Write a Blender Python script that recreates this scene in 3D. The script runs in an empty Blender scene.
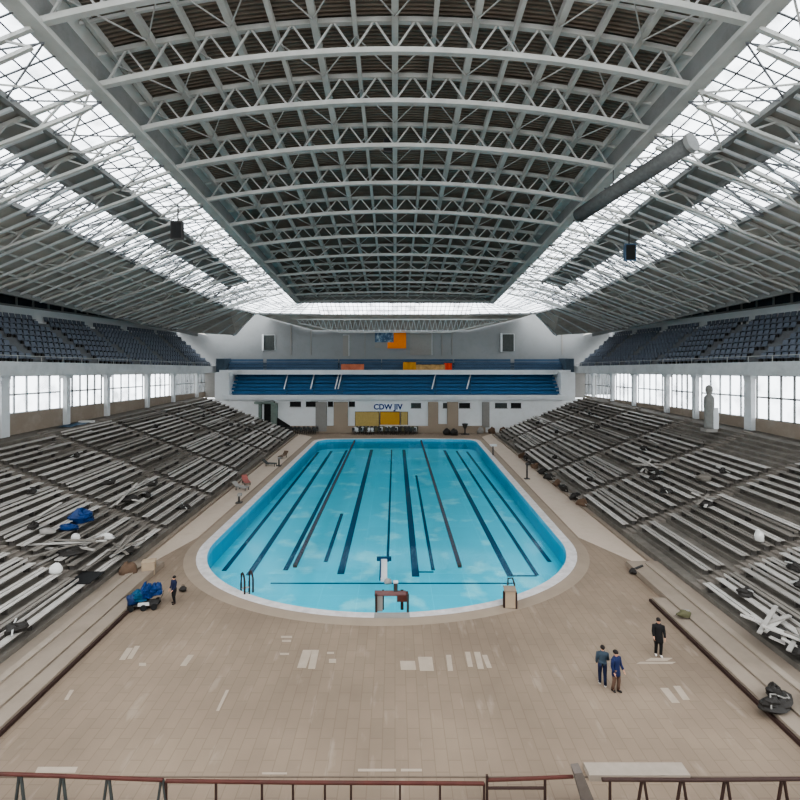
import bpy, bmesh, math, random
from mathutils import Vector, Matrix
R = random.Random(7)
C = bpy.context.scene.collection
SC = bpy.context.scene
F, CX, CY, H = 480.0, 395.0, 356.0, 14.0      # focal length in pixels, vanishing point, eye height (m)
V = Vector

def ground(px, py, z=0.0):                    # where a point of the floor stands
    Y = F*(H-z)/(py-CY); return V(((px-CX)*Y/F, Y, z))
def at(px, py, Y):
    return V(((px-CX)*Y/F, Y, H+(CY-py)*Y/F))

# ---------------------------------------------------------------- materials
MATS = {}
def srgb(c):
    return tuple(((x/255)/12.92 if x/255 <= .04045 else ((x/255+.055)/1.055)**2.4) for x in c)
def mat(name, rgb, rough=.7, var=.12, scale=3.0, bump=0.0, bscale=20.0, metal=0.0, spec=.3, stain=None, stain_amt=.5, stain_scale=.6):
    if name in MATS: return MATS[name]
    m = bpy.data.materials.new(name); m.use_nodes = True; MATS[name] = m
    nt = m.node_tree; N = nt.nodes; L = nt.links
    b = N['Principled BSDF']; c = srgb(rgb)
    b.inputs['Roughness'].default_value = rough; b.inputs['Metallic'].default_value = metal
    b.inputs['Specular IOR Level'].default_value = spec
    tc = N.new('ShaderNodeTexCoord')
    nz = N.new('ShaderNodeTexNoise'); nz.inputs['Scale'].default_value = scale; nz.inputs['Detail'].default_value = 6
    L.new(tc.outputs['Object'], nz.inputs['Vector'])
    mx = N.new('ShaderNodeMixRGB'); L.new(nz.outputs['Fac'], mx.inputs['Fac'])
    mx.inputs['Color1'].default_value = (*[max(0, x*(1-2*var)) for x in c], 1)
    mx.inputs['Color2'].default_value = (*[min(1, x*(1+2*var)) for x in c], 1)
    out = mx.outputs['Color']
    if stain:
        n2 = N.new('ShaderNodeTexNoise'); n2.inputs['Scale'].default_value = stain_scale; n2.inputs['Detail'].default_value = 9; n2.inputs['Roughness'].default_value = .7
        L.new(tc.outputs['Object'], n2.inputs['Vector'])
        rp = N.new('ShaderNodeValToRGB'); rp.color_ramp.elements[0].position = .48; rp.color_ramp.elements[1].position = .72
        rp.color_ramp.elements[1].color = (stain_amt,)*3+(1,)
        L.new(n2.outputs['Fac'], rp.inputs['Fac'])
        m2 = N.new('ShaderNodeMixRGB'); L.new(rp.outputs['Color'], m2.inputs['Fac']); L.new(out, m2.inputs['Color1'])
        m2.inputs['Color2'].default_value = (*srgb(stain), 1); out = m2.outputs['Color']
    L.new(out, b.inputs['Base Color'])
    if bump:
        nb = N.new('ShaderNodeTexNoise'); nb.inputs['Scale'].default_value = bscale; L.new(tc.outputs['Object'], nb.inputs['Vector'])
        bp = N.new('ShaderNodeBump'); bp.inputs['Strength'].default_value = bump; bp.inputs['Distance'].default_value = .05
        L.new(nb.outputs['Fac'], bp.inputs['Height']); L.new(bp.outputs['Normal'], b.inputs['Normal'])
    return m

def floor_mat():
    m = mat('deck_tiles', (136, 121, 106), rough=.75, var=.05, scale=.5)
    nt = m.node_tree; N = nt.nodes; L = nt.links; b = N['Principled BSDF']
    old = b.inputs['Base Color'].links[0].from_socket
    tc = N.new('ShaderNodeTexCoord'); mp = N.new('ShaderNodeMapping'); mp.inputs['Rotation'].default_value = (0, 0, math.pi/2)
    L.new(tc.outputs['Object'], mp.inputs['Vector'])
    br = N.new('ShaderNodeTexBrick'); L.new(mp.outputs['Vector'], br.inputs['Vector'])
    br.inputs['Scale'].default_value = 1.0; br.inputs['Brick Width'].default_value = .95; br.inputs['Row Height'].default_value = .46
    br.inputs['Mortar Size'].default_value = .018; br.inputs['Mortar Smooth'].default_value = .4; br.inputs['Bias'].default_value = -.1
    br.inputs['Color1'].default_value = (.955, .95, .945, 1); br.inputs['Color2'].default_value = (1.035, 1.03, 1.02, 1); br.inputs['Mortar'].default_value = (.80, .785, .77, 1)
    mu = N.new('ShaderNodeMixRGB'); mu.blend_type = 'MULTIPLY'; mu.inputs['Fac'].default_value = 1
    L.new(old, mu.inputs['Color1']); L.new(br.outputs['Color'], mu.inputs['Color2'])
    # dirt blotches, long wear streaks
    n2 = N.new('ShaderNodeTexNoise'); n2.inputs['Scale'].default_value = .16; n2.inputs['Detail'].default_value = 8
    L.new(tc.outputs['Object'], n2.inputs['Vector'])
    rp = N.new('ShaderNodeValToRGB'); rp.color_ramp.elements[0].position = .35; rp.color_ramp.elements[1].position = .7
    rp.color_ramp.elements[0].color = (.78, .77, .76, 1); rp.color_ramp.elements[1].color = (1.06, 1.05, 1.03, 1)
    L.new(n2.outputs['Fac'], rp.inputs['Fac'])
    m3 = N.new('ShaderNodeMixRGB'); m3.blend_type = 'MULTIPLY'; m3.inputs['Fac'].default_value = 1
    L.new(mu.outputs['Color'], m3.inputs['Color1']); L.new(rp.outputs['Color'], m3.inputs['Color2'])
    n4 = N.new('ShaderNodeTexNoise'); n4.inputs['Scale'].default_value = 1.0; n4.inputs['Detail'].default_value = 4
    mp2 = N.new('ShaderNodeMapping'); mp2.inputs['Scale'].default_value = (1.9, .5, 1); L.new(tc.outputs['Object'], mp2.inputs['Vector']); L.new(mp2.outputs['Vector'], n4.inputs['Vector'])
    r4 = N.new('ShaderNodeValToRGB'); r4.color_ramp.elements[0].position = .6; r4.color_ramp.elements[1].position = .72
    r4.color_ramp.elements[0].color = (0, 0, 0, 1); r4.color_ramp.elements[1].color = (.22, .22, .22, 1)
    L.new(n4.outputs['Fac'], r4.inputs['Fac'])
    m5 = N.new('ShaderNodeMixRGB'); L.new(r4.outputs['Color'], m5.inputs['Fac']); L.new(m3.outputs['Color'], m5.inputs['Color1']); m5.inputs['Color2'].default_value = (*srgb((180, 168, 153)), 1)
    L.new(m5.outputs['Color'], b.inputs['Base Color'])
    return m

def roof_mat():
    m = mat('roof_deck', (140, 129, 117), rough=.85, var=.18, scale=.7)
    nt = m.node_tree; N = nt.nodes; L = nt.links; b = N['Principled BSDF']
    old = b.inputs['Base Color'].links[0].from_socket
    tc = N.new('ShaderNodeTexCoord')
    w = N.new('ShaderNodeTexWave'); w.wave_type = 'BANDS'; w.bands_direction = 'Y'; w.inputs['Scale'].default_value = 1.1
    w.inputs['Distortion'].default_value = .4; L.new(tc.outputs['Object'], w.inputs['Vector'])
    mu = N.new('ShaderNodeMixRGB'); mu.blend_type = 'MULTIPLY'; mu.inputs['Fac'].default_value = .42
    L.new(old, mu.inputs['Color1']); L.new(w.outputs['Color'], mu.inputs['Color2'])
    L.new(mu.outputs['Color'], b.inputs['Base Color'])
    bp = N.new('ShaderNodeBump'); bp.inputs['Distance'].default_value = .12; L.new(w.outputs['Fac'], bp.inputs['Height']); L.new(bp.outputs['Normal'], b.inputs['Normal'])
    return m

def pool_mat(name, rgb, patch):
    m = mat(name, rgb, rough=.35, var=.05, scale=.35)
    nt = m.node_tree; N = nt.nodes; L = nt.links; b = N['Principled BSDF']
    old = b.inputs['Base Color'].links[0].from_socket
    tc = N.new('ShaderNodeTexCoord')
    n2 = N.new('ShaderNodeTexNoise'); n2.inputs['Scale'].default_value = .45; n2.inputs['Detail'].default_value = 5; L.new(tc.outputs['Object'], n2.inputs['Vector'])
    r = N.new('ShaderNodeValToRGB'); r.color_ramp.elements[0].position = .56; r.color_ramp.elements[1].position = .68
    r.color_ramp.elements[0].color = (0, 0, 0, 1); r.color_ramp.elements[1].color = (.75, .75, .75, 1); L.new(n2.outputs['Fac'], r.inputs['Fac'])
    mx = N.new('ShaderNodeMixRGB'); L.new(r.outputs['Color'], mx.inputs['Fac']); L.new(old, mx.inputs['Color1']); mx.inputs['Color2'].default_value = (*srgb(patch), 1)  # pale patches mixed into the paint to imitate reflections on the water
    br = N.new('ShaderNodeTexBrick'); br.offset = 0; br.inputs['Scale'].default_value = 1; br.inputs['Brick Width'].default_value = 2.4; br.inputs['Row Height'].default_value = 3.1
    br.inputs['Mortar Size'].default_value = .03; br.inputs['Color1'].default_value = (.92, .94, .95, 1); br.inputs['Color2'].default_value = (1.05, 1.04, 1.03, 1); br.inputs['Mortar'].default_value = (1.25, 1.15, 1.12, 1)
    L.new(tc.outputs['Object'], br.inputs['Vector'])
    mu = N.new('ShaderNodeMixRGB'); mu.blend_type = 'MULTIPLY'; mu.inputs['Fac'].default_value = .7; L.new(mx.outputs['Color'], mu.inputs['Color1']); L.new(br.outputs['Color'], mu.inputs['Color2'])
    L.new(mu.outputs['Color'], b.inputs['Base Color'])
    return m

def glass_mat():
    m = bpy.data.materials.new('skylight_glass'); m.use_nodes = True
    nt = m.node_tree; N = nt.nodes; L = nt.links; N.clear()
    o = N.new('ShaderNodeOutputMaterial'); t = N.new('ShaderNodeBsdfTransparent'); t.inputs['Color'].default_value = (.93, .95, .97, 1)
    g = N.new('ShaderNodeBsdfGlossy'); g.inputs['Roughness'].default_value = .15; g.inputs['Color'].default_value = (.8, .85, .9, 1)
    d = N.new('ShaderNodeBsdfDiffuse'); d.inputs['Color'].default_value = (.55, .57, .58, 1)
    tc = N.new('ShaderNodeTexCoord'); nz = N.new('ShaderNodeTexNoise'); nz.inputs['Scale'].default_value = .5; nz.inputs['Detail'].default_value = 7
    L.new(tc.outputs['Object'], nz.inputs['Vector'])
    r = N.new('ShaderNodeValToRGB'); r.color_ramp.elements[0].position = .45; r.color_ramp.elements[1].position = .78
    r.color_ramp.elements[0].color = (.03, .03, .03, 1); r.color_ramp.elements[1].color = (.8, .8, .8, 1); L.new(nz.outputs['Fac'], r.inputs['Fac'])
    a = N.new('ShaderNodeMixShader'); a.inputs[0].default_value = .05; L.new(t.outputs[0], a.inputs[1]); L.new(g.outputs[0], a.inputs[2])
    c = N.new('ShaderNodeMixShader'); L.new(r.outputs['Color'], c.inputs[0]); L.new(a.outputs[0], c.inputs[1]); L.new(d.outputs[0], c.inputs[2])
    L.new(c.outputs[0], o.inputs['Surface']); return m
def water_mat():
    m = bpy.data.materials.new('pool_water'); m.use_nodes = True
    nt = m.node_tree; N = nt.nodes; L = nt.links; N.clear()
    o = N.new('ShaderNodeOutputMaterial'); t = N.new('ShaderNodeBsdfTransparent'); t.inputs['Color'].default_value = (.80, .96, .98, 1)
    g = N.new('ShaderNodeBsdfGlossy'); g.inputs['Roughness'].default_value = .06; g.inputs['Color'].default_value = (.7, .85, .9, 1)
    fr = N.new('ShaderNodeFresnel'); fr.inputs['IOR'].default_value = 1.075
    tc = N.new('ShaderNodeTexCoord'); nz = N.new('ShaderNodeTexNoise'); nz.inputs['Scale'].default_value = .9; nz.inputs['Detail'].default_value = 3; L.new(tc.outputs['Object'], nz.inputs['Vector'])
    bp = N.new('ShaderNodeBump'); bp.inputs['Strength'].default_value = .25; bp.inputs['Distance'].default_value = .03
    L.new(nz.outputs['Fac'], bp.inputs['Height']); L.new(bp.outputs['Normal'], g.inputs['Normal'])
    x = N.new('ShaderNodeMixShader'); L.new(fr.outputs[0], x.inputs[0]); L.new(t.outputs[0], x.inputs[1]); L.new(g.outputs[0], x.inputs[2])
    L.new(x.outputs[0], o.inputs['Surface']); return m

GLASS = glass_mat(); WATER = water_mat()
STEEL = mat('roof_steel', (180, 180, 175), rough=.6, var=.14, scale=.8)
STEEL2 = mat('roof_steel_dark', (172, 172, 168), rough=.65, var=.14, scale=.8)  # slightly darker grey for braces, ribs and small metal fittings
MULL = mat('mullion', (92, 94, 96), rough=.6, var=.15)
GIRD = mat('girder_grey', (136, 137, 135), rough=.7, var=.12, scale=.6, stain=(95, 94, 90), stain_amt=.5)
SOFF = mat('soffit_panel', (172, 167, 158), rough=.85, var=.10, scale=.5, stain=(134, 129, 120), stain_amt=.6)
DARKROOF = mat('side_roof', (138, 136, 131), rough=.85, var=.16, scale=.6)
FLOOR = floor_mat(); ROOF = roof_mat()
DECK = mat('side_deck', (182, 167, 152), rough=.75, var=.04, scale=.6, stain=(152, 138, 122), stain_amt=.4)
TERR = mat('terrace_concrete', (104, 99, 92), rough=.85, var=.2, scale=1.6, bump=.3, stain=(132, 126, 117), stain_amt=.7)
STEP = mat('step_concrete', (138, 126, 113), rough=.85, var=.08, scale=.8, stain=(120, 108, 95), stain_amt=.5)
BAND = mat('band_concrete', (142, 130, 117), rough=.85, var=.06, scale=.4, stain=(168, 160, 150), stain_amt=.5)
PLANKS = [mat('bench_wood_%s' % n, c, rough=.75, var=.14, scale=1.2, stain=(118, 110, 102), stain_amt=.55, stain_scale=.8) for n, c in
          (('pale', (180, 176, 170)), ('grey', (154, 150, 144)), ('worn', (124, 119, 112)))]
IRON = mat('dark_iron', (58, 56, 54), rough=.6, var=.2)
WHITE = mat('white_paint', (200, 203, 204), rough=.7, var=.05, scale=.5, stain=(184, 184, 180), stain_amt=.5)
WALLW = mat('white_wall', (222, 224, 224), rough=.7, var=.03, scale=.4, stain=(200, 200, 196), stain_amt=.4)
WALLG = mat('grey_wall', (136, 138, 138), rough=.8, var=.04, scale=.3, stain=(122, 124, 123), stain_amt=.5)
FASC = mat('fascia_grey', (192, 195, 195), rough=.7, var=.06, scale=.4, stain=(150, 152, 152), stain_amt=.5)
GREYP = mat('grey_pilaster', (140, 137, 132), rough=.8, var=.05)
BEIGE = mat('beige_render', (154, 140, 124), rough=.85, var=.06, scale=.5)
SEATB = mat('seat_navy', (112, 120, 132), rough=.5, var=.12)
BLUE = mat('blue_seating', (40, 92, 132), rough=.5, var=.10, scale=.8)
NAVY = mat('balcony_navy', (68, 90, 112), rough=.6, var=.15, scale=.6)
DARKG = mat('dark_glass', (48, 54, 60), rough=.25, var=.3, scale=1.2)
DARK = mat('black_opening', (34, 34, 34), rough=.8, var=.2)
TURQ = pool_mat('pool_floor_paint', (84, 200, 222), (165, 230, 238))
TURQW = pool_mat('pool_wall_paint', (78, 182, 212), (110, 200, 222))
LANE = mat('lane_paint', (16, 62, 92), rough=.5, var=.1)
LANEB = mat('lane_rope_brown', (66, 70, 80), rough=.7, var=.2)
COPE = mat('coping_tile', (196, 192, 190), rough=.5, var=.14, scale=2.5, stain=(160, 152, 148), stain_amt=.6, stain_scale=1.5)
RING = mat('gutter_ring', (142, 128, 113), rough=.8, var=.08, scale=.9)
RUST = mat('rust_paint', (80, 44, 37), rough=.65, var=.2, scale=2, stain=(62, 46, 41), stain_amt=.6)
RUSTD = mat('dark_rust', (58, 42, 37), rough=.7, var=.2)
GREENP = mat('post_greenish', (66, 70, 68), rough=.7, var=.2)
TARP = mat('blue_tarp', (10, 48, 96), rough=.45, var=.2, scale=3, bump=.5, bscale=4)
TEAL = mat('teal_tarp', (16, 70, 98), rough=.45, var=.2, scale=3, bump=.5, bscale=4)
SACK = mat('white_sack', (200, 199, 195), rough=.8, var=.05, bump=.4, bscale=6)
BROWN = mat('brown_sack', (96, 78, 64), rough=.9, var=.15, bump=.4, bscale=6)
TAN = mat('tan_box', (164, 146, 124), rough=.85, var=.08)
BLACKT = mat('black_tarp', (46, 43, 40), rough=.6, var=.2, bump=.5, bscale=5)
OLIVE = mat('olive_cloth', (92, 90, 68), rough=.9, var=.15)
ORANGE = mat('orange_print', (236, 130, 34), rough=.6, var=.05)
PRINT = mat('photo_print', (66, 92, 118), rough=.6, var=.45, scale=1.4, stain=(190, 205, 212), stain_amt=1, stain_scale=1.1)
YELLOW = mat('ochre_board', (196, 148, 56), rough=.7, var=.05)
YELLOW2 = mat('pale_ochre', (178, 156, 98), rough=.7, var=.1)
SIGNB = mat('sign_blue', (24, 56, 116), rough=.6, var=.03)
RED = mat('red_cloth', (150, 92, 86), rough=.8, var=.1)

# ---------------------------------------------------------------- mesh helpers
class MB:
    def __init__(s): s.v = []; s.f = []
    def quad(s, *p):
        b = len(s.v); s.v += [tuple(x) for x in p]; s.f.append(tuple(range(b, b+len(p)))); return s
    def box(s, c, d, rz=0.0, M=None):
        b = len(s.v); hx, hy, hz = d[0]/2, d[1]/2, d[2]/2
        m = M if M is not None else Matrix.Rotation(rz, 3, 'Z')
        for z in (-hz, hz):
            for x, y in ((-hx, -hy), (hx, -hy), (hx, hy), (-hx, hy)):
                s.v.append(tuple(V(c)+m @ V((x, y, z))))
        s.f += [tuple(b+i for i in q) for q in ((3, 2, 1, 0), (4, 5, 6, 7), (0, 1, 5, 4), (1, 2, 6, 5), (2, 3, 7, 6), (3, 0, 4, 7))]; return s
    def sweep(s, pts, w, h, up=(0, 0, 1)):
        pts = [V(p) for p in pts]; n = len(pts); b = len(s.v)
        for i, p in enumerate(pts):
            t = (pts[min(i+1, n-1)]-pts[max(i-1, 0)]).normalized(); u = V(up)
            if abs(t.dot(u)) > .98: u = V((0, 1, 0)) if abs(t.y) < .9 else V((1, 0, 0))
            sd = t.cross(u).normalized(); u2 = sd.cross(t).normalized()
            for a, c in ((-1, -1), (1, -1), (1, 1), (-1, 1)): s.v.append(tuple(p+sd*a*w/2+u2*c*h/2))
        for i in range(n-1):
            for k in range(4):
                a = b+i*4+k; c = b+i*4+(k+1) % 4; s.f.append((a, c, c+4, a+4))
        s.f += [(b+3, b+2, b+1, b), tuple(b+(n-1)*4+k for k in range(4))]; return s
    def tube(s, pts, r, n=10, r2=None):
        pts = [V(p) for p in pts]; m = len(pts); b = len(s.v)
        for i, p in enumerate(pts):
            t = (pts[min(i+1, m-1)]-pts[max(i-1, 0)]).normalized(); u = V((0, 0, 1))
            if abs(t.dot(u)) > .95: u = V((1, 0, 0))
            sd = t.cross(u).normalized(); u2 = sd.cross(t)
            rr = r if r2 is None else r+(r2-r)*i/(m-1)
            for k in range(n):
                a = 2*math.pi*k/n; s.v.append(tuple(p+sd*math.cos(a)*rr+u2*math.sin(a)*rr))
        for i in range(m-1):
            for k in range(n):
                a = b+i*n+k; c = b+i*n+(k+1) % n; s.f.append((a, c, c+n, a+n))
        s.f += [tuple(b+k for k in range(n))[::-1], tuple(b+(m-1)*n+k for k in range(n))]; return s
    def lathe(s, prof, c=(0, 0, 0), n=20):
        b = len(s.v); m = len(prof)
        for r, z in prof:
            for k in range(n):
                a = 2*math.pi*k/n; s.v.append((c[0]+r*math.cos(a), c[1]+r*math.sin(a), c[2]+z))
        for i in range(m-1):
            for k in range(n):
                a = b+i*n+k; d = b+i*n+(k+1) % n; s.f.append((a, d, d+n, a+n))
        s.f += [tuple(b+k for k in range(n))[::-1], tuple(b+(m-1)*n+k for k in range(n))]; return s
    def lump(s, c, d, seed=0, amp=.18, n=14, m=9, flat=True):
        rr = random.Random(seed); ph = [rr.random()*6.28 for _ in range(6)]; b = len(s.v)
        for i in range(m+1):
            th = math.pi*i/m
            for k in range(n):
                a = 2*math.pi*k/n
                q = 1+amp*(math.sin(2*a+ph[0])*.5+math.sin(3*a+ph[1]+th*2)*.5+math.sin(5*th+ph[2]+a)*.4)
                x, y, z = math.sin(th)*math.cos(a)*q, math.sin(th)*math.sin(a)*q, math.cos(th)*q
                if flat: z = max(z, -.55)
                s.v.append((c[0]+x*d[0]/2, c[1]+y*d[1]/2, c[2]+z*d[2]/2))
        for i in range(m):
            for k in range(n):
                a = b+i*n+k; e = b+i*n+(k+1) % n; s.f.append((a, a+n, e+n, e))
        return s
    def grid(s, fn, us, vs):
        b = len(s.v); nu, nv = len(us), len(vs)
        for u in us:
            for v in vs: s.v.append(tuple(fn(u, v)))
        for i in range(nu-1):
            for j in range(nv-1):
                a = b+i*nv+j; s.f.append((a, a+1, a+nv+1, a+nv))
        return s
    def mesh(s, name, m, smooth=False):
        me = bpy.data.meshes.new(name); me.from_pydata(s.v, [], s.f); me.validate(); me.update()
        bm = bmesh.new(); bm.from_mesh(me)
        if smooth: bmesh.ops.remove_doubles(bm, verts=bm.verts, dist=1e-5)
        bmesh.ops.recalc_face_normals(bm, faces=bm.faces); bm.to_mesh(me); bm.free()
        if smooth:
            for p in me.polygons: p.use_smooth = True
        me.materials.append(m); return me
    def build(s, name, m, parent=None, smooth=False, loc=None):
        o = bpy.data.objects.new(name, s.mesh(name, m, smooth)); C.objects.link(o)
        if parent is not None: o.parent = parent
        if loc is not None: o.location = loc
        return o
def lin(a, b, n): return [a+(b-a)*i/(n-1) for i in range(n)]
def tag(o, label, cat, group=None, kind=None):
    if label: o['label'] = label
    if cat: o['category'] = cat
    if group: o['group'] = group
    if kind: o['kind'] = kind
    return o
def thing(name, label, cat, loc=(0, 0, 0), rz=0.0, group=None):
    o = bpy.data.objects.new(name, None); C.objects.link(o); o.location = loc; o.rotation_euler = (0, 0, rz); o.empty_display_size = .2
    return tag(o, label, cat, group)
def struct(name, mb, m, label=None, smooth=False, parent=None):
    o = mb.build(name, m, parent, smooth)
    if parent is None:
        o['kind'] = 'structure'
        if label: o['label'] = label; o['category'] = name.split('_')[0]
    return o
def dup(root, loc, rz, label, group=None):
    r = root.copy(); C.objects.link(r); r.location = loc; r.rotation_euler = (0, 0, rz); r['label'] = label
    if group: r['group'] = group
    for ch in list(root.children):
        c = ch.copy(); C.objects.link(c); c.parent = r
        for g in ch.children:
            d = g.copy(); C.objects.link(d); d.parent = c
    return r
ORD = 'zeroth first second third fourth fifth sixth seventh eighth ninth tenth eleventh twelfth thirteenth fourteenth fifteenth sixteenth seventeenth eighteenth nineteenth twentieth'.split()
TENS = {2: 'twenty', 3: 'thirty', 4: 'forty', 5: 'fifty'}
def nth(n):
    if n <= 20: return ORD[n]
    return TENS[n//10]+('-'+ORD[n % 10] if n % 10 else 'th').replace('yth', 'ieth') if n % 10 else TENS[n//10][:-1]+'ieth'
SIDE = {-1: 'left', 1: 'right'}

# ---------------------------------------------------------------- pool outline
def outline(off, n_near=48):
    a, yc, yf, rc = 12.95+off, 36.0, 80.0+off, 2.4
    b = 10.0+off*.72; pts = []
    for i in range(n_near+1):
        t = math.pi+math.pi*i/n_near; pts.append((a*math.cos(t), yc+b*math.sin(t)))
    for i in range(1, 14): pts.append((a, yc+(yf-rc-yc)*i/13))
    for i in range(1, 7):
        t = math.pi/2*i/6; pts.append((a-rc+rc*math.cos(t), yf-rc+rc*math.sin(t)))
    for i in range(1, 12):
        u = i/12; pts.append((a-rc-(2*a-2*rc)*u, yf+.5*math.sin(math.pi*u)))
    for i in range(0, 6):
        t = math.pi/2+math.pi/2*i/6; pts.append((-a+rc+rc*math.cos(t), yf-rc+rc*math.sin(t)))
    for i in range(0, 13): pts.append((-a, yf-rc-(yf-rc-yc)*i/13))
    return [(x-.52+(y-36)*.019, y) for x, y in pts]
O0, O1, O2 = outline(0), outline(.72), outline(1.55)

def filled(outer, inner, z, name, m):
    bm = bmesh.new(); E = []
    for loop in (outer, inner):
        if not loop: continue
        vs = [bm.verts.new((x, y, z)) for x, y in loop]
        E += [bm.edges.new((vs[i], vs[(i+1) % len(vs)])) for i in range(len(vs))]
    bmesh.ops.triangle_fill(bm, use_beauty=True, use_dissolve=False, edges=E)
    for f in bm.faces:
        if f.normal.z < 0: f.normal_flip()
    me = bpy.data.meshes.new(name); bm.to_mesh(me); bm.free(); me.materials.append(m)
    o = bpy.data.objects.new(name, me); C.objects.link(o); return o
def ringband(inner, outer, zi, zo, name, m, parent):
    n = len(inner); mb = MB()
    mb.v = [(x, y, zi) for x, y in inner]+[(x, y, zo) for x, y in outer]
    mb.f = [(i, (i+1) % n, n+(i+1) % n, n+i) for i in range(n)]
    return mb.build(name, m, parent)

# floor
outer = [(-19, 6), (19, 6), (19, 30), (19, 60), (19, 89), (0, 89), (-19, 89), (-19, 60), (-19, 30)]
fl = filled(outer, O2, 0.0, 'floor', FLOOR); tag(fl, 'beige tiled pool deck with worn pale patches', 'floor', kind='structure')
sub = MB().box((0, 50, -3.2), (120, 120, .4)); struct('floor_base', sub, TERR)
# paler side decks: thin slabs beside the pool
for s in (-1, 1):
    xi = (-15.2, -14.35) if s < 0 else (14.15, 15.0)
    pts = [(xi[0], 37), (xi[1], 83), (s*17.45, 86.5), (s*17.45, 31.7), (s*16.7, 31.6)]
    if s > 0: pts = pts[::-1]
    mb = MB(); n = len(pts); mb.v = [(x, y, 0.004) for x, y in pts]+[(x, y, .02) for x, y in pts]
    mb.f = [tuple(range(n))[::-1], tuple(range(n, 2*n))]+[(i, (i+1) % n, n+(i+1) % n, n+i) for i in range(n)]
    struct('floor_%s_strip' % SIDE[s], mb, DECK, 'pale smooth deck strip beside the %s long side of the pool' % SIDE[s])

pool = thing('swimming_pool', 'turquoise swimming pool with a rounded near end and white tiled coping', 'pool', (0, 0, 0))
ringband(O1, O2, .10, .0, 'outer_kerb', RING, pool)
ringband(O0, O1, .10, .10, 'coping', COPE, pool)
ringband(O0, O0, -1.45, .10, 'basin_wall', TURQW, pool)
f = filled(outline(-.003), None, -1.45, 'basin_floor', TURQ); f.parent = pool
w = filled(outline(-.02), None, -.28, 'water_surface', WATER); w.parent = pool
ringband(outline(-.01), outline(-.012), -.30, -.18, 'tile_band', mat('tile_band', (120, 190, 215), rough=.4, var=.15, scale=3), pool)
for x, y0, y1, wd in ((-12.3, 34.5, 77, .34), (-10.3, 33.8, 78, .42), (-7.9, 34.6, 78.5, .36), (-5.2, 36, 47, .30), (-3.85, 34, 79, .50), (-.55, 36, 79, .20),
                      (1.45, 33.6, 79, .52), (2.75, 34.6, 62, .26), (8.1, 33.6, 78.5, .46), (10.0, 33.8, 78, .30), (11.6, 36, 77.5, .32)):
    MB().sweep([(x, y0, -1.435), (x, (y0+y1)/2, -1.435), (x, y1, -1.435)], wd, .02).build('lane_line', LANE, pool)
MB().box((-.2, 32.6, -1.435), (16.5, .14, .02)).build('cross_line', LANE, pool)
for x, y, ww in ((2.1, 34.3, 1.3), (9.0, 33.7, 1.9)): MB().box((x, y, -1.43), (ww, .16, .02)).build('cross_line', LANE, pool)
for x in (-6.72, 4.35):
    t = thing('lane_rope', 'brown lane rope afloat along the pool, %s of the centre line' % ('left' if x < 0 else 'right'), 'lane rope', (x, 32.4, -.10), group='lane ropes on the water')
    mb = MB(); prof = []
    for k in range(95):
        prof += [(.05, k*.5), (.16, k*.5+.06), (.16, k*.5+.36), (.05, k*.5+.42)]
    mb.lathe(prof, n=8); mb.v = [(a, c, b) for a, b, c in mb.v]
    mb.build('floats', LANEB, t)
    MB().box((0, -.1, 0), (.26, .2, .2)).build('end_clip', IRON, t)

# pale worn tile patches on the floor
mb = MB()
PALE = mat('pale_tiles', (160, 147, 132), rough=.75, var=.08)
def patch(x0, y0, x1, y1, skew=0):
    a, b, c, d = ground(x0+skew, y0), ground(x1+skew, y0), ground(x1, y1), ground(x0, y1)
    for p in (a, b, c, d): p.z = .006
    mb.quad(d, c, b, a)
for q in ((297, 650, 306, 668, 6), (308, 650, 315, 669, 4), (281, 636, 292, 638), (282, 640, 291, 642), (280, 653, 289, 655), (327, 652, 334, 654), (329, 659, 336, 663), (420, 657, 434, 671, -2), (401, 661, 416, 670, -1),
          (448, 655, 453, 671, -2), (468, 652, 473, 667, -3), (478, 652, 484, 669, -4), (487, 655, 492, 668, -5), (636, 662, 672, 664, 4), (645, 658, 667, 661, 6),           (672, 688, 680, 703, -12), (683, 686, 690, 700, -10), (119, 648, 125, 660, 8), (127, 646, 132, 659, 8), (139, 663, 146, 666), (180, 655, 186, 666, 8), (64, 690, 68, 700, 6), (216, 690, 219, 711, 10), (640, 770, 678, 773, -1), (610, 769, 640, 773, -1), (262, 772.5, 287, 774.5), (358, 769, 396, 771.5), (401, 769, 422, 771.5), (35, 767, 75, 773, 3)):
    patch(*q)
struct('floor_marking', mb, PALE, 'pale worn tile patches on the beige floor')

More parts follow.
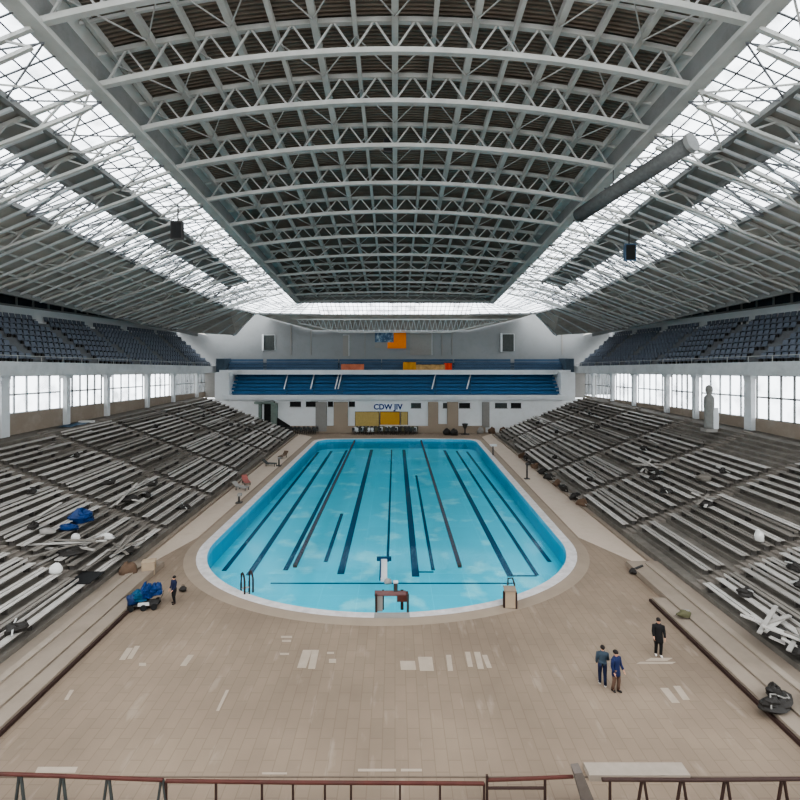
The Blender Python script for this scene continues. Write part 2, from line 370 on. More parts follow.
# ---------------------------------------------------------------- lower stands
ROWS = 22; PT = .73
def rowz(i): return .6+i*.29
def rowx(i): return 17.5+i*PT
for s in (-1, 1):
    nm = SIDE[s]
    mb = MB(); prof = [(17.5, 0)]
    for i in range(ROWS): prof += [(rowx(i), rowz(i)), (rowx(i+1), rowz(i))]
    prof += [(36.2, rowz(ROWS-1)), (36.2, -.5), (17.5, -.5)]
    n = len(prof); Y0, Y1 = 14.0, 84.0
    mb.v = [(s*x, Y0, z) for x, z in prof]+[(s*x, Y1, z) for x, z in prof]
    mb.f = [(i, (i+1) % n, n+(i+1) % n, n+i) for i in range(n)]+[tuple(range(n)), tuple(range(n, 2*n))]
    struct('floor_%s_terrace' % nm, mb, TERR, 'stepped concrete terrace under the benches of the %s stand' % nm)
    # low steps at the near end
    struct('floor_%s_kerb' % nm, MB().sweep([(s*15.0, y, .13) for y in (12, 20, 27.3)], .75, .26), STEP)
    struct('trim_%s_channel' % nm, MB().sweep([(s*14.56, y, .07) for y in (12, 15.5, 20, 24, 27.4)], .12, .15), RUSTD, 'dark brown channel along the %s kerb of the deck' % nm)
    struct('floor_%s_step' % nm, MB().box((s*16.45, 22.0, .17), (2.1, 20, .34)), STEP)
    struct('floor_%s_ledge' % nm, MB().sweep([(s*16.6, y, .38) for y in (12, 20, 31.5)], .35, .10), BAND)
    struct('floor_%s_edge' % nm, MB().sweep([(s*17.32, y, .10) for y in (32, 50, 85)], .34, .2), STEP)
    # aisle stairs, lighter than the terrace
BLK = [(19.5, 27.5), (28.5, 36.1), (37.1, 45.0), (46.0, 54.1), (55.1, 65.4), (66.4, 74.6), (75.6, 83.4)]
for s in (-1, 1):
    for k in range(6):
        y = (BLK[k][1]+BLK[k+1][0])/2; mb = MB()
        pts = []
        for i in range(ROWS):
            if F*rowx(i)/y > 440: continue
            pts += [(rowx(i)+.02, rowz(i)+.02), (rowx(i)+.36, rowz(i)+.02), (rowx(i)+.36, rowz(i)+.16), (rowx(i+1), rowz(i)+.16)]
        if len(pts) < 4: continue
        pts += [(pts[-1][0], pts[0][1]-.3), (pts[0][0], pts[0][1]-.3)]
        n = len(pts); mb.v = [(s*x, y-.45, z) for x, z in pts]+[(s*x, y+.45, z) for x, z in pts]
        mb.f = [(i, (i+1) % n, n+(i+1) % n, n+i) for i in range(n)]+[tuple(range(n)), tuple(range(n, 2*n))]
        struct('floor_%s_aisle_%d' % (SIDE[s], k+1), mb, mat('aisle_concrete', (122, 115, 107), rough=.85, var=.18, scale=1.3))

def make_bench(L, pm, kind):
    t = bpy.data.objects.new('bench', None); C.objects.link(t); t.empty_display_size = .2
    h = .38
    n = 3
    if kind == 0:
        MB().sweep([(-.13, -L/2, h), (-.13, 0, h), (-.13, L/2, h)], .21, .05).build('seat_plank', pm, t)
        MB().sweep([(.12, -L/2, h+.03), (.12, 0, h+.03), (.12, L/2, h+.03)], .21, .05).build('seat_plank', pm, t)
    else:
        MB().sweep([(-.06, -L/2, h), (-.06, 0, h), (-.06, L/2, h)], .40, .06).build('seat_plank', pm, t)
        MB().sweep([(.22, -L/2, h+.22), (.22, 0, h+.22), (.22, L/2, h+.22)], .05, .14).build('back_plank', pm, t)
    for j in range(n):
        y = -L/2+.3+(L-.6)*j/(n-1)
        MB().box((0.0, y, h/2-.015), (.30, .07, h-.03)).build('leg', mat('leg_iron', (84, 80, 76), rough=.7, var=.2), t)
        if kind: MB().sweep([(.19, y, 0), (.19, y, h+.15)], .06, .06).build('back_post', IRON, t)
    return t
proto = {}
BL = []
BLOCKNAME = {0: 'nearest block', 1: 'second block back', 2: 'third block back', 3: 'fourth block back', 4: 'fifth block back', 5: 'sixth block back', 6: 'farthest block'}
for s in (-1, 1):
    for b, (ya, yb) in enumerate(BLK):
        for i in range(ROWS-2):
            x = rowx(i)+.38
            lim = F*x/(395 if s < 0 else 405)-3.5       # farther than this the row shows in the photo
            y0 = max(ya, lim)
            if yb-y0 < 1.5: continue
            u = R.random()
            if u < .05: continue
            if b == 3 and s > 0 and i in (17, 18, 19): continue      # bare patches high on the right stand
            if b == 2 and s > 0 and i >= 16: continue
            L = round(yb-y0, 1); yc = (y0+yb)/2
            if u > .94 and L > 5: L = round(L*.6, 1); yc = y0+L/2
            pm = R.choice(PLANKS); kd = 0 if R.random() < .7 and b > 0 else (1 if R.random() < .35 else 0)
            key = (L, pm.name, kd)
            state = {'bench_wood_pale': 'pale', 'bench_wood_grey': 'grey', 'bench_wood_worn': 'worn'}[pm.name]
            lab = '%s plank bench, %s row up in the %s of the %s stand' % (state, nth(i+1), BLOCKNAME[b], SIDE[s])
            loc = (s*x, yc, rowz(i)); rz = (0 if s > 0 else math.pi)+R.uniform(-.012, .012)
            if key in proto: o = dup(proto[key], loc, rz, lab)
            else: o = make_bench(L, pm, kd); proto[key] = o; o.location = loc; o.rotation_euler = (0, 0, rz); o['label'] = lab
            o['category'] = 'bench'; o['group'] = 'plank benches on the %s stand' % SIDE[s]; BL.append((s, b, i, yc, L))

# loose planks and rubbish on the benches
def stand_pt(s, i, y, dz=.425): return V((s*(rowx(i)+.36), y, rowz(i)+dz))
seen = set()
kk = 0
for s, b, i, yc, L in R.sample(BL, 74):
    if (s, b, i) in seen: continue
    seen.add((s, b, i)); y = yc+R.uniform(-.3, .3)*L; p = stand_pt(s, i, y)
    kk += 1; q = R.random()
    if q < .48:
        ln = R.uniform(1.2, 2.4); a = R.uniform(-.5, .5); d = V((math.sin(a)*.3, math.cos(a), R.uniform(0, .10)))*ln/2
        o = MB().sweep([p-d+V((0, 0, .05+abs(d.z))), p+V((0, 0, .05+abs(d.z))), p+d+V((0, 0, .05+abs(d.z)))], .2, .05).build('loose_plank', R.choice(PLANKS))
        tag(o, 'loose board skewed on the %s row, %s of the %s stand' % (nth(i+1), BLOCKNAME[b], SIDE[s]), 'board', 'loose boards on the benches')
    elif q < .93:
        t = thing('junk_heap', 'dark scrap heap on the %s row, %s of the %s stand' % (nth(i+1), BLOCKNAME[b], SIDE[s]), 'scrap', p, R.random()*6, 'dark scrap on the benches')
        MB().lump((0, 0, .15), (.5, .9, .5), seed=kk, amp=.35).build('bundle', BLACKT, t)
        MB().sweep([(-.5, -.1, .10), (0, .05, .34), (.45, .1, .44)], .07, .05).build('slat', STEEL2, t)
    else:
        o = MB().lump((p.x, p.y, p.z+.14), (.5, .5, .42), seed=kk, amp=.25).build('sack', SACK, smooth=True)
        tag(o, 'white sack on the %s row, %s of the %s stand' % (nth(i+1), BLOCKNAME[b], SIDE[s]), 'sack', 'white sacks on the benches')

# ---------------------------------------------------------------- side walls, windows, upper tiers
def zs(z, Y):
    k = min(1, max(0, (4.6-z)/4.9)); return H+z-.03*(Y-42)*k
wn = [0]
def next_window(): wn[0] += 1; return 'window_%d' % wn[0]
def glazed(q, nu, nv, bar, m, label, thick=.06):
    """a window: four corners q, its pane, and its frame of bars as a child"""
    q = [V(p) for p in q]
    def P(u, v): return q[0]*(1-u)*(1-v)+q[1]*u*(1-v)+q[2]*u*v+q[3]*(1-u)*v
    w = MB().quad(*q).build(next_window(), GLASS); tag(w, label, 'window', kind='structure')
    nrm = (q[1]-q[0]).cross(q[3]-q[0]).normalized(); mb = MB()
    for i in range(nu+1): mb.sweep([P(i/nu, 0), P(i/nu, 1)], bar, thick, up=nrm)
    for j in range(nv+1): mb.sweep([P(0, j/nv), P(1, j/nv)], bar, thick, up=nrm)
    mb.build('window_frame', m, w); return w
for s in (-1, 1):
    COLY = [35, 43, 51.3, 58.5, 68, 76, 85] if s < 0 else [39.5, 47.5, 56, 62, 70.5, 77.5, 85]
    nm = SIDE[s]; Xw = 35.6; lo = -5.3 if s < 0 else -6.0
    # brown band wall below the glazing
    mb = MB(); ys = lin(20, 93, 12)
    mb.grid(lambda y, v: V((s*(36.0 if v < 2 else 35.3), y, 6.3)) if v == 0 else (V((s*35.3, y, zs(lo, y))) if v == 1 else V((s*36.0, y, zs(lo, y)))), ys, [0, 1, 2])
    mb = MB()
    for a, b_ in zip(ys[:-1], ys[1:]):
        mb.quad((s*35.35, a, 6.3), (s*35.35, b_, 6.3), (s*35.35, b_, zs(lo, b_)), (s*35.35, a, zs(lo, a)))
        mb.quad((s*35.35, a, zs(lo, a)), (s*35.35, b_, zs(lo, b_)), (s*36.2, b_, zs(lo, b_)), (s*36.2, a, zs(lo, a)))
    struct('wall_%s_band' % nm, mb, BAND, 'brown concrete band under the %s windows' % nm)
    yy = [20, 27]+COLY+[92.6]
    for i in range(1, len(yy)-1):
        a, b_ = yy[i]+.3, yy[i+1]-.3
        if b_-a < 1: continue
        glazed([(s*Xw, a, zs(lo, a)), (s*Xw, b_, zs(lo, b_)), (s*Xw, b_, zs(-1.75, b_)), (s*Xw, a, zs(-1.75, a))], 5, 2, .15, FASC if i % 2 else GIRD,
               '%s bay of tall bright windows behind the %s stand, counted from the camera' % (nth(i), nm), .12)
    for i, y in enumerate([27]+COLY):
        mb = MB().box((s*35.1, y, (6.7+zs(-1.75, y))/2), (.45, .95 if y in (43, 47.5) else .55, zs(-1.75, y)-6.7)); mb.box((s*35.1, y, zs(-1.75, y)-.18), (.6, 1.0, .36))
        o = struct('column_%s_%d' % (nm, i+1), mb, WHITE, 'pale square column between the %s windows, %s from the camera' % (nm, nth(i+1)))
    # fascia and balcony slab
    yy = lin(20, 92.6, 12); mb = MB()
    for a, b_ in zip(yy[:-1], yy[1:]):
        A = [(34.4, zs(-1.75, a)), (34.4, zs(-.45, a)), (34.75, zs(-.45, a)), (36.4, zs(-1.75, a))]; B = [(34.4, zs(-1.75, b_)), (34.4, zs(-.45, b_)), (34.75, zs(-.45, b_)), (36.4, zs(-1.75, b_))]
        for k in range(4):
            k2 = (k+1) % 4; mb.quad((s*A[k][0], a, A[k][1]), (s*B[k][0], b_, B[k][1]), (s*B[k2][0], b_, B[k2][1]), (s*A[k2][0], a, A[k2][1]))
    struct('trim_%s_fascia' % nm, mb, FASC, 'grey balcony fascia under the %s upper tier' % nm)
    # upper terrace
    mb = MB(); prof = [(34.75, -.6)]
    for i in range(8): prof += [(34.75+i*.92, -.5+.62*i), (34.75+(i+1)*.92, -.5+.62*i)]
    n = len(prof)
    for a, b_ in zip(yy[:-1], yy[1:]):
        for k in range(n-1):
            p, q = prof[k], prof[k+1]
            mb.quad((s*p[0], a, zs(p[1], a)), (s*p[0], b_, zs(p[1], b_)), (s*q[0], b_, zs(q[1], b_)), (s*q[0], a, zs(q[1], a)))
    struct('floor_%s_tier' % nm, mb, mat('tier_concrete', (120, 122, 124), rough=.85, var=.1), 'stepped upper tier on the %s side' % nm)
    # white band, press windows, beam under the roof
    mb = MB(); struct('wall_%s_back' % nm, MB().quad((s*42.3, 20, H+3.6), (s*42.3, 93.5, H+3.6), (s*42.3, 93.5, H+5.6), (s*42.3, 20, H+5.6)), WALLW, 'white back wall above the %s upper tier' % nm)
    ye = lambda y: H+7.4
    ys2 = lin(20, 92, 16)
    mb = MB()
    for a, b_ in zip(ys2[:-1], ys2[1:]): mb.quad((s*42.6, a, H+5.5), (s*42.6, b_, H+5.5), (s*42.6, b_, max(H+5.5, ye(b_)-.1)), (s*42.6, a, max(H+5.5, ye(a)-.1)))
    struct('wall_%s_gallery' % nm, mb, DARKG, 'dark glazed gallery under the %s roof edge' % nm)
    mb = MB()
    for y in lin(24, 86, 26): mb.sweep([(s*42.4, y, H+5.4), (s*42.4, y, max(H+5.6, ye(y)))], .18, .14)
    for a in (0, 1):
        mb.sweep([(s*42.35, y, H+5.6 if a == 0 else max(H+5.7, ye(y)-.3)) for y in ys2], .2, .22 if a == 0 else .5)
    struct('trim_%s_gallery' % nm, mb, GIRD)

# upper-tier seats: the 300 that show largest as objects, the rest as one
AIS = [47.5, 56.5, 65.5, 74.5, 84]
cand = []
for s in (-1, 1):
    for i in range(8):
        x = 34.75+(i+.55)*.92; k = 0; y = F*x/(395 if s < 0 else 405)-.6; 
        while y < 92:
            if min(abs(y-a) for a in AIS) > .75: cand.append((s, i, k+1, x, y)); k += 1
            y += .85
cand.sort(key=lambda c: c[4])
def seat_boxes():
    a = MB().sweep([(-.25, 0, .40), (.0, 0, .37), (.20, 0, .38)], .62, .06, up=(0, 0, 1))
    b = MB().sweep([(.20, 0, .34), (.25, 0, .6), (.33, 0, .90)], .62, .05, up=(1, 0, 0))
    return a, b
sp, sb = seat_boxes()
t0 = None
for s, i, k, x, y in cand[:300]:
    z = zs(-.5+.62*i, y)
    lab = 'navy seat on the %s upper tier, %s row up, %s from the camera end' % (SIDE[s], nth(i+1), nth(k))
    if t0 is None:
        t0 = thing('stadium_seat', lab, 'seat', (s*x, y, z), 0 if s > 0 else math.pi, 'navy seats on the upper tiers')
        pan = sp.build('seat', SEATB, t0); bk = sb.build('backrest', SEATB, t0)
        MB().box((0, 0, .18), (.12, .4, .36)).build('pedestal', IRON, t0)
    else: dup(t0, (s*x, y, z), 0 if s > 0 else math.pi, lab)
mb = MB()
for s, i, k, x, y in cand[300:]:
    z = zs(-.5+.62*i, y)
    mb.box((s*(x-.03), y, z+.37), (.45, .62, .06)); mb.box((s*(x+.26), y, z+.62), (.08, .62, .55)); mb.box((s*x, y, z+.18), (.12, .4, .36))
o = mb.build('stadium_seats', SEATB); tag(o, 'rows of navy seats farther along both upper tiers', 'seats', kind='stuff')
# tier railing posts along the front
for s in (-1, 1):
    t = thing('tier_railing', 'thin grey handrail along the front of the %s upper tier' % SIDE[s], 'railing', (s*34.6, 60, zs(-.45, 60)), group='upper tier handrails')
    pts = [(0, y-60, zs(-.45, y)-zs(-.45, 60)+.55) for y in lin(38, 92, 12)]
    MB().tube(pts, .04, 6).build('handrail', STEEL2, t)
    for y in lin(38, 92, 19): MB().box((0, y-60, zs(-.45, y)-zs(-.45, 60)+.27), (.06, .06, .54)).build('post', STEEL2, t)

# ---------------------------------------------------------------- roof
ZE = lambda y: H+18.3-.10*y
ZC = lambda y: H+21.13-.1295*y
DP = lambda y: 1.75-(y-27)*.0145
def vault(x, y): return ZC(y)-(ZC(y)-ZE(y))*(x/17.0)**2
PA = lambda s, y: V((s*17.4, y, ZE(y)-.2)); PB = lambda s, y: V((s*21.1, y, H+16.1-.079*y)); PC = lambda s, y: V((s*23.5, y, H+14.96-.073*y))
PD = lambda s, y: V((s*27.0, y, H+13.0-.065*y)); PE = lambda s, y: V((s*36.3, y, H+6.28-.049*(y-43.7)))
TY = [18.4, 23, 27.6, 32, 37.2, 43.1, 49.1, 55.5, 62, 68.5, 74.5, 80.5, 86]
YEND = 86.0
struct('ceiling', MB().grid(lambda x, y: V((x, y, vault(x, y)+DP(y)+.35)), lin(-16.7, 16.7, 25), lin(13, 86.3, 30)), ROOF, 'dark corrugated roof deck of the central vault', smooth=True)
for n_, y in enumerate(TY):
    d = DP(y); xs = lin(-17, 17, 31)
    t = thing('roof_truss', 'grey arched lattice truss across the vault, %s from the camera' % nth(n_+1), 'truss', (0, y, ZC(y)), group='arched trusses of the vault')
    L_ = lambda x, dz: V((x, 0, vault(x, y)-ZC(y)+dz))
    MB().sweep([L_(x, 0) for x in xs], .34, .30).build('bottom_chord', STEEL, t)
    MB().sweep([L_(x, d) for x in xs], .34, .28).build('top_chord', STEEL, t)
    nb = 28 if n_ < 8 else 20
    bx_ = lin(-16.6, 16.6, nb+1)
    me_ = None
    for k in range(nb):
        a, b_ = (0, d) if k % 2 == 0 else (d, 0)
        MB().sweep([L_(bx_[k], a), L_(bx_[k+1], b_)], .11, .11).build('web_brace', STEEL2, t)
px_ = lin(-16.2, 16.2, 15)
for k, x in enumerate(px_):
    o = MB().sweep([(x, y, vault(x, y)+DP(y)-.04) for y in lin(14, 86, 9)], .40 if k % 2 else .26, .46).build('roof_purlin', STEEL)
    tag(o, 'grey purlin running lengthwise under the dark deck, %s from the left skylight' % nth(k+1), 'purlin', 'purlins of the vault')
for k in range(len(TY)-1):
    y = (TY[k]+TY[k+1])/2
    zz = [(x, y+(TY[k+1]-TY[k])*(.36 if j % 2 else -.36), vault(x, y+(TY[k+1]-TY[k])*(.36 if j % 2 else -.36))+DP(y)-.36) for j, x in enumerate(lin(-16.2, 16.2, 15))]
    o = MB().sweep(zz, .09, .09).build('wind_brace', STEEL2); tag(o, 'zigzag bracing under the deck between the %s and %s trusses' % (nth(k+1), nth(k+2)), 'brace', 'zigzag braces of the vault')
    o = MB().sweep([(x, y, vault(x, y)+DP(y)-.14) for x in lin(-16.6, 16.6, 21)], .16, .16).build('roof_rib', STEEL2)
    tag(o, 'thin curved rib across the vault between the %s and %s trusses' % (nth(k+1), nth(k+2)), 'rib', 'thin ribs of the vault')
for s in (-1, 1):
    t = thing('edge_girder', 'deep grey girder along the %s edge of the vault beside the skylight' % SIDE[s], 'girder', (0, 0, 0), group='edge girders of the vault')
    yl = lin(13, 86.2, 12)
    MB().sweep([(s*17.25, y, ZE(y)+DP(y)/2) for y in yl], .25, 1.5, up=(0, 0, 1)).build('web_plate', GIRD, t)
    MB().sweep([(s*17.25, y, ZE(y)-.15) for y in yl], .95, .3).build('bottom_flange', STEEL, t)
    MB().sweep([(s*17.25, y, ZE(y)+DP(y)+.2) for y in yl], 1.5, .3).build('top_flange', STEEL, t)
    for nm, fn, lab in (('eaves_beam', PB, 'upper grey beam under the %s skylight'), ('eaves_beam', PC, 'grey beam above the lower %s skylight'), ('eaves_beam', PD, 'grey beam under the lower %s skylight')):
        o = MB().sweep([fn(s, y)+V((0, 0, -.1)) for y in lin(13, 68.5 if fn is not PD else 78, 10)], .4, .35).build(nm, GIRD)
        tag(o, lab % SIDE[s], 'beam', 'beams along the skylights')
    # dark strip between the two skylights
    struct('ceiling_%s_strip' % SIDE[s], MB().grid(lambda y, v: PB(s, y)*(1-v)+PC(s, y)*v+V((0, 0, .06)), lin(13, 68.5, 12), [0, 1]), DARKROOF)
    # sloping soffit over the upper tier
    mb = MB().grid(lambda y, v: PD(s, y)*(1-v)+PE(s, y)*v+V((0, 0, .1)), lin(13, 78, 14), lin(0, 1, 5))
    Dx, Ex = [PD(s, 78), V((s*25, 86, H+7.6))], [PE(s, 78), V((s*29.8, 90, H+3.8))]
    mid = PE(s, 88)
    struct('ceiling_%s_return' % SIDE[s], MB().grid(lambda y, v: PE(s, y)+V((0, 0, .12)) if v == 0 else V((s*42.7, y, H+7.5)), lin(13, 93, 14), [0, 1]), SOFF)
    z1 = V((0, 0, .1))
    mb.quad(Dx[0]+z1, Dx[1]+z1, Ex[1]+z1, mid+z1); mb.quad(Dx[0]+z1, mid+z1, Ex[0]+z1)
    struct('ceiling_%s_soffit' % SIDE[s], mb, SOFF, 'pale panelled soffit sloping over the %s upper tier' % SIDE[s])
    # rafters: lattice under skylights and soffit at every truss, plain ribs between
    for n_, y in enumerate(TY[1:-2]):
        t = thing('roof_rafter', 'grey lattice rafter falling from the vault over the %s side, %s from the camera' % (SIDE[s], nth(n_+1)), 'rafter', (0, 0, 0), group='lattice rafters of the %s roof' % SIDE[s])
        P_ = [PA(s, y), PB(s, y), PC(s, y), PD(s, y), PE(s, y)]; dn = [1.0, 1.15, 1.1, 1.0, .5]
        MB().sweep([p+V((0, 0, -.1)) for p in P_], .22, .2).build('top_chord', STEEL, t)
        Q_ = [p+V((0, 0, -d_)) for p, d_ in zip(P_, dn)]
        MB().sweep(Q_, .2, .18).build('bottom_chord', STEEL, t)
        def along(PP, u):
            xx = 17.4+u*18.9
            for a, b_ in zip(PP[:-1], PP[1:]):
                if abs(b_.x) >= xx-1e-6: return a.lerp(b_, (xx-abs(a.x))/(abs(b_.x)-abs(a.x)))
            return PP[-1]
        nb = 12
        for k in range(nb):
            a, b_ = along(P_ if k % 2 else Q_, k/nb), along(Q_ if k % 2 else P_, (k+1)/nb)
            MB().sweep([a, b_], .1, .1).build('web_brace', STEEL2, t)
    ys_ = []
    for a, b_ in zip(TY[1:-2], TY[2:-1]): ys_ += [a+(b_-a)*.25, a+(b_-a)*.5, a+(b_-a)*.75]
    for n_, y in enumerate(ys_):
        o = MB().sweep([q+V((0, 0, -.38)) for q in (PB(s, y), PC(s, y), PD(s, y), PD(s, y).lerp(PE(s, y), .96))], .17, .17).build('soffit_rib', FASC)
        tag(o, 'pale rib across the lower skylight and soffit on the %s, %s from the camera' % (SIDE[s], nth(n_+1)), 'rib', 'ribs under the %s soffit' % SIDE[s])
    for k, v in enumerate((.25, .5, .75)):
        o = MB().sweep([PD(s, y)*(1-v)+PE(s, y)*v+V((0, 0, -.14)) for y in lin(13, 78, 10)], .18, .18).build('soffit_purlin', STEEL)
        tag(o, 'grey purlin along the %s soffit, %s below the skylight' % (SIDE[s], nth(k+1)), 'purlin', 'purlins of the %s soffit' % SIDE[s])
    for k, u in enumerate((.2, .45, .7, .95)):
        o = MB().sweep([Dx[0].lerp(Dx[1], u)+V((0, 0, -.15)), Ex[0].lerp(Ex[1], u)+V((0, 0, -.05))], .24, .2).build('soffit_rib', FASC); tag(o, 'pale rib under the far corner of the %s soffit, %s towards the far wall' % (SIDE[s], nth(k+1)), 'rib', 'ribs under the %s soffit' % SIDE[s])
    o = MB().sweep([PE(s, y)+V((0, 0, -.22)) for y in lin(13, 88, 10)], .4, .5).build('wall_beam', GIRD); tag(o, 'grey beam along the foot of the %s roof above the gallery' % SIDE[s], 'beam')
    # thin tie rods zigzagging under the glass
    def zig(fa, fb, y0, y1, st):
        n = int((y1-y0)/st); rr = random.Random(int(st*100)); return [((fa if k % 2 else fb)(s, y0+k*st+rr.uniform(-.3, .3)*st))+V((0, 0, -.22 if st < 2 and st != 1.7 else -.42)) for k in range(n)]
    for fa, fb, st, w_, nm in ((PA, PB, 1.9, .10, 'upper'), (PC, PD, .95, .09, 'lower'), (PA, PB, 3.1, .12, 'upper'), (PC, PD, 1.7, .10, 'lower')):
        o = MB().sweep(zig(fa, fb, 18.4, 77, st), w_, w_).build('tie_rod', MULL if st < 3 else STEEL2)
        tag(o, '%s zigzag tie rods under the %s %s skylight' % ('closely set' if st in (.95, 1.9) else 'widely set', nm, SIDE[s]), 'tie rod', 'tie rods under the skylights')
    # skylights
    for n_, (a, b_) in enumerate(zip(TY[:-4], TY[1:-3])):
        glazed([PA(s, a), PA(s, b_), PB(s, b_), PB(s, a)], max(3, round((b_-a)/1.0)), 4, .07, MULL, 'bay of the upper %s skylight, %s from the camera' % (SIDE[s], nth(n_+1)))
        glazed([PC(s, a), PC(s, b_), PD(s, b_), PD(s, a)], max(4, round((b_-a)/.75)), 3, .07, MULL, 'bay of the lower %s skylight, %s from the camera' % (SIDE[s], nth(n_+1)))
    for n_, (a, b_) in enumerate(((68.5, 73.2), (73.2, 78))):
        glazed([PA(s, a), PA(s, b_), PD(s, b_), PD(s, a)], 6, 9, .08, MULL, '%s wide skylight bay at the far end of the %s side' % (('nearer', 'farther')[n_], SIDE[s]))
    D1, D2, D3 = V((s*25, 86, H+7.6)), V((s*20, 90, H+7.75)), V((s*14, 90.2, H+7.8))
    glazed([PA(s, 78), PA(s, 86), D1, PD(s, 78)], 7, 9, .08, MULL, 'skylight bay beside the %s far corner of the vault' % SIDE[s])
    glazed([PA(s, 86), V((s*14, 86, ZE(86)-.1)), D3, D1], 6, 5, .08, MULL, 'skylight bay wrapping the %s far corner of the vault' % SIDE[s])
    o = MB().sweep([PD(s, 78), D1, D3], .35, .3).build('corner_beam', GIRD); tag(o, 'grey beam under the skylight at the %s far corner' % SIDE[s], 'beam')
for k in range(7):
    a, b_ = -14+4*k, -10+4*k
    glazed([V((a, 86, ZE(86)-.1)), V((b_, 86, ZE(86)-.1)), V((b_, 90.2, H+7.8)), V((a, 90.2, H+7.8))], 5, 3, .08, MULL, 'end skylight bay above the far wall, %s from the left' % nth(k+1))
# gable closing the far end of the vault
struct('wall_far_gable', MB().grid(lambda x, v: V((x, 86.25, (ZE(86)-.2)*(1-v)+(vault(x, 86)+DP(86)+.35)*v)), lin(-17.4, 17.4, 13), [0, 1]), DARKROOF)
# end soffit and lattice above the far wall
mb = MB(); top = [(-25, 86, 7.6), (-14, 90.2, 7.8), (14, 90.2, 7.8), (25, 86, 7.6)]; bot = [(-24.5, 93.8, 7.4), (-16, 93.8, 5.1), (14.5, 93.8, 5.1), (24.5, 93.8, 7.4)]
for k in range(3): mb.quad(*[V(p)+V((0, 0, H)) for p in (top[k], top[k+1], bot[k+1], bot[k])])
struct('ceiling_end_soffit', mb, SOFF, 'pale soffit band under the end skylight')
t = thing('end_truss', 'light lattice truss band hanging under the end skylight', 'truss', (0, 89.9, H+6.3))
ta = lambda u: V((-21+42*u, 0, .55)); tb = lambda u: V((-21+42*u, 1.2, .55-2.3*min(1, 4*u, 4*(1-u))))
MB().sweep([ta(u) for u in lin(0, 1, 9)], .25, .25).build('top_chord', STEEL, t)
MB().sweep([tb(u) for u in lin(0, 1, 17)], .25, .25).build('bottom_chord', STEEL, t)
for k in range(84):
    MB().sweep([ta(k/84) if k % 2 else tb(k/84), tb((k+1)/84) if k % 2 else ta((k+1)/84)], .11, .11).build('web_brace', FASC, t)

# hanging things in the roof
t = thing('air_duct', 'fat grey duct hanging under the right skylight', 'duct', at(641, 175, 32), 0); t.scale = (.72, .72, .72)
MB().tube([V((-2.9, 7.5, -1.6)), V((-1.2, 3, -.6)), V((.6, -1, .3)), V((2.0, -4, 1.1))], .75, 14).build('barrel', mat('duct_grey', (92, 93, 92), rough=.6, var=.2), t, smooth=True)
MB().tube([V((2.0, -4, 1.1)), V((2.15, -4.3, 1.18))], .85, 14).build('end_ring', GIRD, t)
for q in ((-1.2, 3, -.6), (1.4, -2.6, .8)): MB().sweep([V(q), V(q)+V((0, 0, 2.2))], .06, .06).build('hanger', IRON, t)
for px, py, Y, lab in ((629, 253, 45, 'blue-grey loudspeaker hanging under the lower right skylight'), (178, 231, 42, 'dark loudspeaker hanging under the left skylights'), (388, 146, 37.5, 'small black floodlight at the middle of the vault')):
    p = at(px, py, Y); t = thing('loudspeaker' if 'loud' in lab else 'floodlight', lab, 'loudspeaker' if 'loud' in lab else 'light', p)
    k = .85 if 'loud' in lab else .6
    mb = MB(); mb.v = [(-.6*k, -.4*k, -.95*k), (.6*k, -.4*k, -.95*k), (.45*k, .4*k, -.8*k), (-.45*k, .4*k, -.8*k), (-.6*k, -.4*k, .95*k), (.6*k, -.4*k, .95*k), (.45*k, .4*k, .8*k), (-.45*k, .4*k, .8*k)]
    mb.f = [(3, 2, 1, 0), (4, 5, 6, 7), (0, 1, 5, 4), (1, 2, 6, 5), (2, 3, 7, 6), (3, 0, 4, 7)]; mb.build('housing', NAVY if px == 629 else IRON, t)
    MB().quad((-.5*k, -.41*k, -.8*k), (.5*k, -.41*k, -.8*k), (.5*k, -.41*k, .8*k), (-.5*k, -.41*k, .8*k)).build('grille', DARK, t)
    MB().sweep([V((0, 0, .9*k)), V((0, 0, .9*k+1.6))], .08, .08).build('hanger', IRON, t)

# ---------------------------------------------------------------- far end
YF = 88.0
struct('wall_far_lower', MB().box((0, YF+.3, 3.1), (71, .6, 6.2)), WALLW, 'white wall behind the far end of the pool')
struct('trim_far_lower_fascia', MB().box((0, YF-.3, 6.45), (62, 1.4, .75)), WHITE)
struct('baseboard_far', MB().box((-1.5, YF-.25, .6), (36, .5, 1.2)), BEIGE, 'beige plinth along the foot of the far wall')
def panel(name, x0, y0, x1, y1, m, label, cat=None, d=.16, Y=YF, n=None):
    a, b_ = at(x0, y0, Y), at(x1, y1, Y)
    o = MB().box(((a.x+b_.x)/2, Y-d/2-.004, (a.z+b_.z)/2), (abs(b_.x-a.x), d, abs(a.z-b_.z))).build(name, m)
    return tag(o, label, cat or name.split('_')[0], n, 'structure')
for k, q in enumerate(((316, 402, 327, 431, GREYP, 'grey pilaster on the far wall beside the dark seats'), (334, 402, 348, 431, BEIGE, 'broad beige pilaster left of the blue lettered sign'), (428, 402, 438, 431, BEIGE, 'beige pilaster right of the ochre boards'), (447, 402, 458, 431, BEIGE, 'beige pilaster beside the wide white bay of the far wall'), (482, 402, 489, 427, GREYP, 'narrow grey pilaster on the right of the far wall'))):
    panel('pillar_far_%d' % (k+1), q[0], q[1], q[2], q[3], q[4], q[5], 'pilaster', .5)
panel('trim_far_sill', 428, 424, 452, 432, BEIGE, 'beige low wall below the white niche', 'wall', .3)
